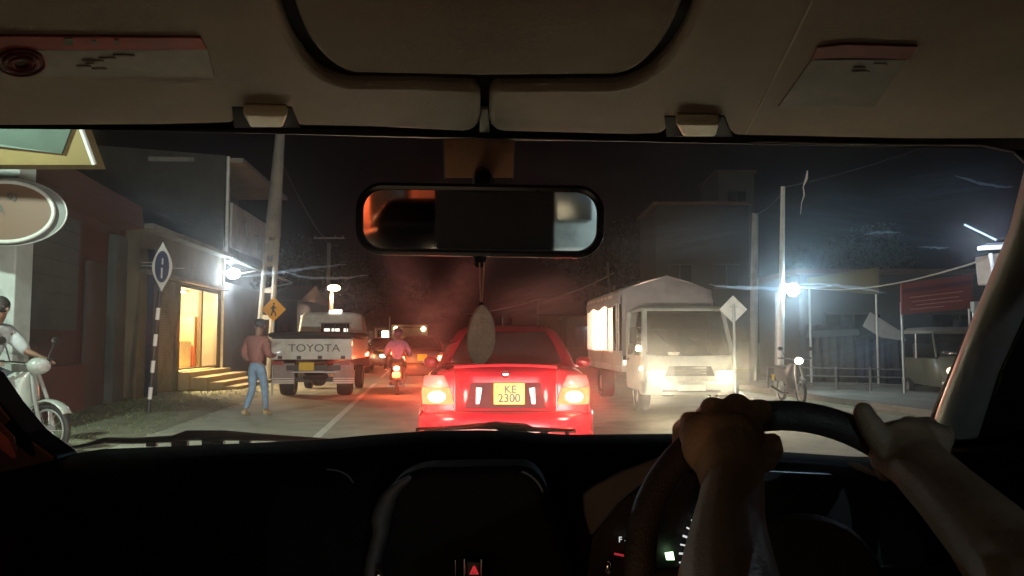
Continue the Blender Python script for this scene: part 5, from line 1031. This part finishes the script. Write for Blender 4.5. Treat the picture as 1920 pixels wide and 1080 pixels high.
for px, py, rx, ry, rot, m in ((1640, 420, 330, 90, -12, sb), (1780, 350, 200, 60, 8, sb), (1300, 440, 230, 60, 14, sb), (1640, 640, 200, 80, 30, sb), (290, 390, 210, 60, -25, sb), (640, 560, 130, 45, 8, sb), (780, 560, 70, 190, 12, sr_), (850, 560, 60, 150, -25, sr_), (1010, 560, 150, 60, 20, sr_)):
    c = Wd(px, py, -.004 - random.random() * .006); k = (Wd(px + 10, py) - Wd(px, py)).length / 10
    mb = MB(); mb.loft([[V((cos(a), sin(a), z)) for a in [2 * pi * q / 32 for q in range(32)]] for z in (-.5, .5)])
    o = obj('haze_smudge', mb, m, WS, smooth=False)
    B3 = Matrix((V((1, 0, 0)), yv, WNn)).transposed().to_4x4()
    o.matrix_local = Matrix.Translation(c) @ B3 @ Matrix.Rotation(radians(rot), 4, 'Z') @ Matrix.Diagonal((rx * k, ry * k * 1.5, .001, 1))
# pillars
pil = mat('grey_pillar_plastic', (.34, .31, .28), .38, var=.08, scale=20, bump=.06, bscale=300)
pp = [(2075, 120), (2010, 300), (1975, 420), (1893, 600), (1822, 760), (1790, 850), (1760, 940)]
m = MB(); rings = []
for i, (x, y) in enumerate(pp):
    c = Wd(x, y, -.02); nx = Wd(*pp[min(i + 1, len(pp) - 1)], -.02) - Wd(*pp[max(0, i - 1)], -.02); t = nx.normalized(); side = t.cross(V((0, 1, .2))).normalized(); nn = t.cross(side).normalized()
    rings.append([c + side * (.052 * cos(a)) + nn * (.026 * sin(a)) for a in [2 * pi * k / 20 for k in range(20)]])
m.loft(rings); obj('pillar_trim', m, pil, O)
obj('pillar_seal', MB().tube([Wd(x - 62, y, -.01) for x, y in pp[1:]], .006, 8), black, O)
obj('door_trim', MB().prism([V((.86, -.4, .7)), V((.86, 1.2, .7)), V((.90, 1.2, 1.24)), V((.90, -.4, 1.24))], (.06, 0, 0)), blackp, O, smooth=False)
obj('door_pillar_panel', MB().prism([Wd(1878, 700, -.05), Wd(1960, 520, -.05), Wd(2060, 330, -.05), Wd(2400, 330, -.05), Wd(2400, 1000, -.05), Wd(1820, 1000, -.05), Wd(1840, 830, -.05)], (0, .02, 0)), blackp, O, smooth=False)  # flat dark panel fills the side beyond the pillar
obj('door_sill', MB().prism([at(x, y, 1.15) for x, y in [(-200, 640), (-40, 700), (0, 758), (45, 812), (105, 856), (105, 900), (-200, 1000)]], (0, .06, 0)), blackp, O, smooth=False, bevel=.005)
obj('door_mirror_edge', MB().tube([at(-20, 800, 1.12), at(12, 828, 1.12), at(30, 858, 1.12)], [.014, .012, .004], 8), mat('pink_reflection', (.45, .16, .13), .5), O)  # red reflection painted into the colour of this mirror edge

# dashboard
crest = [(-250, 905), (0, 880), (105, 856), (190, 842), (340, 836), (480, 830), (600, 824), (700, 815), (800, 808), (900, 806), (960, 808), (1060, 815), (1160, 814), (1270, 813), (1340, 818), (1450, 846), (1540, 852), (1600, 856), (1650, 856), (1760, 842), (1920, 830), (2150, 830)]
m = MB(); rows = []
for x, y in crest:
    up = 1 if 1300 < x < 1700 else 0
    rows.append([at(x, y + 60, 1.42), at(x, y + 3, 1.28), at(x, y, 1.20), at(x, y + 10, 1.12), at(x, y + 34, 1.04), at(x, y + 80, .975), at(x, y + 135, .94), at(x, y + 200, .925), at(x, y + 400, .93)])
m.loft(rows, closed=False)
dashm = mat('dark_dashboard', (.012, .009, .009), .85, spec=.08, var=.25, scale=30, bump=.25, bscale=400)
D = obj('dashboard', m, dashm, O)
def plate(mb, pts, d, ext=.02): return mb.prism([at(x, y, d) for x, y in pts], (0, ext, 0))
greyt = mat('grey_dash_trim', (.12, .13, .135), .6, spec=.25, var=.1, scale=20)
hood = obj('cluster_hood', plate(MB(), [(1093, 928), (1115, 912), (1165, 885), (1262, 850), (1330, 838), (1345, 855), (1262, 880), (1200, 912), (1160, 945), (1128, 985), (1108, 1008), (1096, 965)], .90, .012), greyt, D, bevel=.004)
obj('hood_reflection', MB().tube([at(x, y, .885) for x, y in bez((1590, 868), (1625, 880), (1645, 893), 6)], [.001, .003, .004, .004, .004, .003, .001], 6), mat('bluish_reflection', (.25, .27, .32), .4), D)  # bluish reflection line modelled as a tapered tube
pod = obj('centre_pod', plate(MB(), [(690, 1130), (690, 1030), (700, 980), (714, 945)] + bez((722, 925), (745, 888), (800, 880), 5) + [(970, 877)] + bez((985, 878), (1020, 885), (1034, 940), 5) + [(1050, 1000), (1090, 1130)], .84, .08), mat('pod_black', (.006, .005, .005), .8, spec=.15, var=.2, scale=30, bump=.15, bscale=400), D, bevel=.015)
obj('pod_trim', MB().loft([[at(x0, y0, .832), at(x0 + w * .5, y0, .826), at(x0 + w, y0 + 3, .834)] for x0, y0, w in [(768, 893, 4), (738, 908, 20), (716, 930, 26), (703, 955, 32), (698, 975, 32), (702, 996, 26), (696, 1020, 24), (688, 1050, 26), (683, 1100, 32)]], closed=False), greyt, pod, solid=.004)
obj('pod_highlight', MB().tube([at(x, y, .834) for x, y in bez((978, 884), (1005, 892), (1018, 922), 6)], .0012, 6), greyt, pod)  # highlight arc given as a thin grey tube
obj('dash_highlight', MB().tube([at(x, y, .93) for x, y in bez((612, 880), (650, 880), (662, 905), 6)], .0010, 6), mat('dim_highlight', (.12, .11, .11), .5), D)  # thin arc of highlight on the dash, modelled as a tube
hz = obj('hazard_button', plate(MB(), [(873, 1052), (902, 1052), (902, 1100), (873, 1100)], .822, .015), blackp, pod, bevel=.002)
obj('button_rail', MB().cyl(at(871, 1048, .818), at(871, 1100, .818), .0012).cyl(at(903, 1048, .818), at(903, 1100, .818), .0012).cyl(at(854, 1050, .818), at(854, 1100, .818), .0006), chrome, hz)
m = MB(); tri = [(889, 1062), (896, 1076), (882, 1076)]
m.tube([at(x, y, .820) for x, y in tri + tri[:1]], .0012, 5).prism([at(x, y, .8205) for x, y in [(889, 1067), (892.5, 1074), (885.5, 1074)]], (0, .002, 0)); obj('red_triangle', m, glow('hazard_red', (1, .05, .06), .45), hz)
for px, d in ((1140, .89), (710, .80)): obj('dash_knob', MB().ball(at(px, 1064 if px > 900 else 1082, d), (.004, .004, .008), 12, 8), chrome, D)
# instruments
IC = obj('instrument_cluster', plate(MB(), [(1095, 1130), (1110, 1010), (1150, 950), (1220, 905), (1330, 880), (1560, 890), (1640, 950), (1665, 1130)], .915, .01), mat('cluster_black', (.006, .006, .006), .5), D, smooth=False)
gi = glow('gauge_print', (.9, .95, .95), .75)
m = MB(); cx, cy = 1392, 1046
for k in range(-3, 13):
    a = radians(176 - k * 8.2 + 0); big = k % 2 == 0; r0 = 119; r1 = r0 - (16 if big else 10)
    p0, p1 = (cx + r0 * cos(a), cy - r0 * sin(a)), (cx + r1 * cos(a), cy - r1 * sin(a))
    m.tube([at(*p0, .905), at(*p1, .905)], .0012 if big else .0009, 4)
m.tube([at(1172, 1015, .905), at(1182, 1007, .905)], .0010, 4).tube([at(1536, 1010, .905), at(1546, 1015, .905)], .0011, 4).tube([at(1437, 1014, .905), at(1446, 1012, .905)], .0010, 4)
obj('gauge_tick', m, gi, IC, smooth=False)
for s, x, y, z in (('4', 1299, 1010, .0105), ('F', 1163, 1012, .0085), ('H', 1558, 1013, .007)):
    text('gauge_letter', s, z, frame(at(x, y, .905), (1, 0, 0), (0, 0, 1)), gi, IC, .0003, .0001)
obj('needle', MB().tube([at(1152, 1038, .903), at(1190, 1046, .903)], .0013, 5), glow('needle_red', (1, .06, .08), .35), IC)
obj('indicator_lamp', MB().prism([at(x, y, .904) for x, y in [(1247, 1037), (1262, 1035), (1265, 1050), (1250, 1050)]], (0, .002, 0)), glow('green_lamp', (.55, 1.0, .5), 3.5), IC)
# steering wheel
wc_ = at(1515, 1080, .75); tilt = Matrix.Rotation(radians(-24), 3, 'X')
SWm = mat('wheel_leather', (.055, .050, .045), .55, var=.2, scale=30, bump=.2, bscale=300)
SW = obj('steering_wheel', MB().torus(wc_, .157, .0155, 'y', 72, 14, tilt), SWm, O)
m = MB()
for a in (radians(0), radians(180), radians(250), radians(290)):
    m.tube([wc_ + tilt @ V((.05 * cos(a), -.0, .05 * sin(a))), wc_ + tilt @ V((.155 * cos(a), 0, .155 * sin(a)))], [.022, .012], 10, squash=.5)
obj('spoke', m, SWm, SW)
obj('hub', MB().loft([[wc_ + tilt @ V((r * cos(a), y, r * sin(a) * .85)) for a in [2 * pi * k / 28 for k in range(28)]] for r, y in ((.02, -.03), (.055, -.026), (.066, -.01), (.066, .02), (.03, .06))]), SWm, SW)
# wipers
wpm = mat('wiper_black', (.010, .010, .010), .5)
w1 = obj('wiper', MB().tube([at(x, y, 1.50) for x, y in [(120, 843), (165, 834), (196, 826), (250, 827), (330, 823)]], [.003, .004, .006, .006, .007], 8).tube([at(x, y, 1.49) for x, y in [(325, 822), (350, 817), (420, 817), (500, 821), (560, 824), (640, 828)]], [.006, .010, .010, .007, .006, .004], 8), wpm, O)
obj('wiper_clip', MB().box(at(285, 831, 1.5), (.018, .01, .012)).box(at(338, 831, 1.5), (.03, .01, .012)).box(at(400, 831, 1.5), (.04, .01, .014)).box(at(460, 832, 1.5), (.02, .01, .012)), wpm, w1)
w2 = obj('wiper', MB().tube([at(x, y, 1.48) for x, y in [(780, 806), (870, 801), (900, 799)]], [.004, .005, .006], 8).tube([at(x, y, 1.47) for x, y in [(885, 800), (930, 798), (950, 803), (985, 802), (1000, 805), (1080, 808)]], [.005, .008, .011, .008, .005, .004], 8).tube([at(x, y, 1.47) for x, y in [(900, 818), (1000, 819), (1095, 821)]], .003, 6), wpm, O)
obj('wiper_clip', MB().box(at(935, 812, 1.47), (.006, .008, .014)).box(at(983, 812, 1.47), (.010, .008, .014)).box(at(1020, 813, 1.47), (.014, .008, .012)).box(at(1063, 814, 1.47), (.008, .008, .012)), wpm, w2)
# rear of the cabin (what the mirror looks back on): panel with two window openings, seats
blk = mat('cabin_dark_trim', (.006, .005, .005), .8)
m = MB().box((0, -1.05, 1.60), (1.9, .06, .14)).box((-.06, -1.05, 1.35), (.38, .06, .36)).box((-.92, -1.05, 1.35), (.16, .06, .36)).box((.92, -1.05, 1.35), (.16, .06, .36)).box((0, -1.05, .75), (1.9, .06, .84))
obj('rear_panel', m, blk, O, smooth=False)
m = MB().loft([rrect3(-.76, -.30, -.42, -.30, .05, .75), rrect3(-.76, -.30, -.46, -.34, .05, 1.18), rrect3(-.64, -.42, -.44, -.36, .04, 1.24), rrect3(-.63, -.43, -.47, -.37, .04, 1.40)])
obj('seat', m, blk, O); m = MB().loft([rrect3(.16, .62, -.42, -.30, .05, .75), rrect3(.16, .62, -.46, -.34, .05, 1.18), rrect3(.28, .5, -.44, -.36, .04, 1.24), rrect3(.29, .49, -.47, -.37, .04, 1.40)]); obj('seat', m, blk, O)
# unseen fill lamp with a glowing panel, added to warm the visors from below
obj('cabin_fill_panel', MB().box((-.15, .46, 1.05), (.16, .01, .06), (radians(-25), 0, 0)), glow('cabin_fill_glow', (1, .62, .32), 1.0), O, smooth=False)
lamp('cabin_fill_light', 'AREA', V((-.15, .50, 1.10)), .092, (1, .74, .48), .12, O, aim=V((.02, .76, 1.50)))
for sgn in (-1, 1):  # our own unseen headlights, assumed from the light on the vehicles ahead
    lamp('headlight_beam', 'SPOT', V((sgn * .62, 2.0, .62)), 2600, (1, .95, .80), .06, O, aim=V((sgn * 1.6 - 1.2, 14, .2)), spot=radians(100), blend=1)

# added behind the car for the mirror: two walls and their unseen lamps
for x, y, cw, lc, nm, lb, e in ((-6.0, -24, 3.0, (1, .35, .15), mat('brick_red_wall', (.35, .12, .07), .9), 'brick red wall added behind us on the left, lit orange for the mirror', 260), (4.5, -24, 3, (.7, .9, 1), whitep, 'white wall added behind us on the right, lit by an added cool lamp', 260)):
    o = thing('added_rear_wall', lb, 'wall', (x, y, 0))
    obj('wall', MB().box((0, 0, 1.5), (8, .3, 3.0)), nm, o); obj('coping', MB().box((0, 0, 3.06), (8.1, .4, .12)), conc, o)
    for i in range(3): obj('window', MB().box((-2.6 + i * 2.3, .17, 1.5), (1.1, .06, 1.2)), glassd, o, smooth=False)
    obj('added_wall_lamp', MB().ball((.3, .45, 2.2), .09), glow('added_wall_lamp_%d' % (x > 0), lc, 25), o); lamp('lamp_light', 'POINT', (x + .3, y + .75, 2.2), e * (3 if x < 0 else 4), lc, .08, o)

# ================================================================ DRIVER
DR = thing('person', 'driver with bare forearms and both hands gripping the top of the steering wheel', 'person', (.38, -.15, .4))
m = MB()
def A(*p): return at(*p)
# left arm: wrist, forearm, elbow, shoulder
wl = A(1374, 912, .735); fl0 = A(1366, 1000, .66); fl1 = A(1366, 1090, .575); el = A(1385, 1250, .46); shl = V((.21, -.16, 1.12))
m.tube([A(1362, 850, .775), wl, wl.lerp(fl0, .5), fl0, fl1, el, el.lerp(shl, .5), shl], [.034, .0285, .029, .0315, .036, .040, .044, .050], 16)
m.ball(A(1356, 835, .775), (.041, .022, .034), 18, 12); m.ball(A(1352, 815, .783), (.042, .019, .024), 18, 12)
kn = [(1296, 792, .800), (1337, 768, .806), (1381, 761, .806), (1424, 769, .80)]
for i, (x, y, d) in enumerate(kn):
    k = A(x, y, d); r = (.0105, .0118, .0118, .0105)[3 - i]
    m.tube([A(1362 + (i - 1.5) * 18, 850, .768), A((x + 1362) / 2, (y + 850) / 2, .778), k], [.012, .0125, r * 1.12], 10)
    m.ball(k, (r * 1.2, r * 1.2, r * 1.15), 12, 8)
    k2 = k + V((.002 * (i - 1.5), .034, -.010)); k3 = k2 + V((0, .006, -.026)); k4 = k3 + V((0, -.016, -.016))
    m.tube([k, k2, k3, k4], [r, r * .95, r * .88, r * .7], 10)
# left thumb along the near side of the rim
m.tube([A(1405, 872, .755), A(1436, 862, .758), A(1450, 842, .768), A(1447, 822, .782)], [.0125, .0115, .0105, .0085], 10)
# right arm
wr = A(1722, 872, .77); er = A(1990, 1180, .52); sr = V((.56, -.16, 1.12))
m.tube([A(1690, 838, .80), wr, A(1775, 925, .72), A(1850, 1000, .655), A(1915, 1080, .60), er, er.lerp(sr, .5), sr], [.033, .0285, .030, .034, .037, .041, .045, .050], 16)
m.ball(A(1702, 838, .805), (.042, .026, .028), 18, 12)
m.ball(A(1722, 822, .81), (.035, .024, .020), 16, 10)
for i, (x, y, d) in enumerate([(1676, 812, .83), (1706, 803, .835), (1738, 803, .835), (1768, 815, .82)]):
    k = A(x, y, d); r = (.0112, .0118, .0112, .0098)[i]
    m.tube([A(1700 + (i - 1.5) * 10, 850, .79), k], [.012, r], 10); m.ball(k, r * 1.15, 12, 8)
    k2 = k + V((.0, .030, -.012)); k3 = k2 + V((0, .004, -.024)); k4 = k3 + V((0, -.014, -.014)); m.tube([k, k2, k3, k4], [r, r * .95, r * .88, r * .7], 10)
m.tube([A(1668, 848, .785), A(1648, 820, .79), A(1630, 795, .792), A(1620, 776, .795)], [.0145, .0135, .0125, .0105], 10); m.ball(A(1619, 775, .795), (.0105, .010, .0115), 10, 8)
# torso, neck, head with face
m.tube([(.385, -.20, .5), (.385, -.2, .8), (.385, -.2, 1.05), (.385, -.2, 1.17)], [.15, .155, .17, .10], 18, squash=.7)
m.tube([(.21, -.17, 1.12), (.385, -.19, 1.15), (.56, -.17, 1.12)], [.055, .07, .055], 12)
m.tube([(.385, -.19, 1.14), (.385, -.18, 1.30)], [.06, .055], 12)
m.ball((.385, -.15, 1.40), (.075, .095, .115), 20, 14); m.ball((.385, -.05, 1.385), (.012, .022, .02), 8, 6)
for sx in (-1, 1): m.ball((.385 + sx * .076, -.15, 1.39), (.012, .022, .03), 8, 6); m.tube([(.385 + sx * .09, -.2, .52), (.385 + sx * .12, .22, .52), (.385 + sx * .12, .5, .2)], [.08, .065, .05], 12)
Mi = MW[DR.name].inverted()
bd = obj('body', m, mat('driver_skin', (.42, .31, .21), .6, var=.12, scale=14, bump=.15, bscale=260), DR, True)
q = bd.modifiers.new('r', 'REMESH'); q.mode = 'VOXEL'; q.voxel_size = .0026; q.use_smooth_shade = True
q = bd.modifiers.new('sm', 'SMOOTH'); q.factor = .5; q.iterations = 4
sh = MB().tube([(.385, -.20, .5), (.385, -.2, .8), (.385, -.2, 1.05), (.385, -.195, 1.18)], [.165, .17, .185, .11], 18, squash=.72)
s2 = el.lerp(shl, .55); s3 = er.lerp(sr, .55)
sh.tube([(.30, -.19, 1.12), shl, s2], [.07, .063, .056], 14).tube([(.47, -.19, 1.12), sr, s3], [.07, .063, .056], 14)
obj('shirt', sh, mat('dark_shirt', (.03, .03, .035), .85), DR, True)
obj('hair', MB().ball((.385, -.17, 1.43), (.085, .10, .105), 18, 12), mat('black_hair', (.012, .01, .01), .6), DR, True)
for sx in (-1, 1): obj('eye', MB().ball((.385 + sx * .03, -.062, 1.405), .011, 8, 6), mat('eye_white', (.6, .6, .58), .3), DR, True)
obj('mouth', MB().ball((.385, -.060, 1.345), (.024, .01, .007), 8, 6), mat('lips', (.2, .06, .05), .5), DR, True)
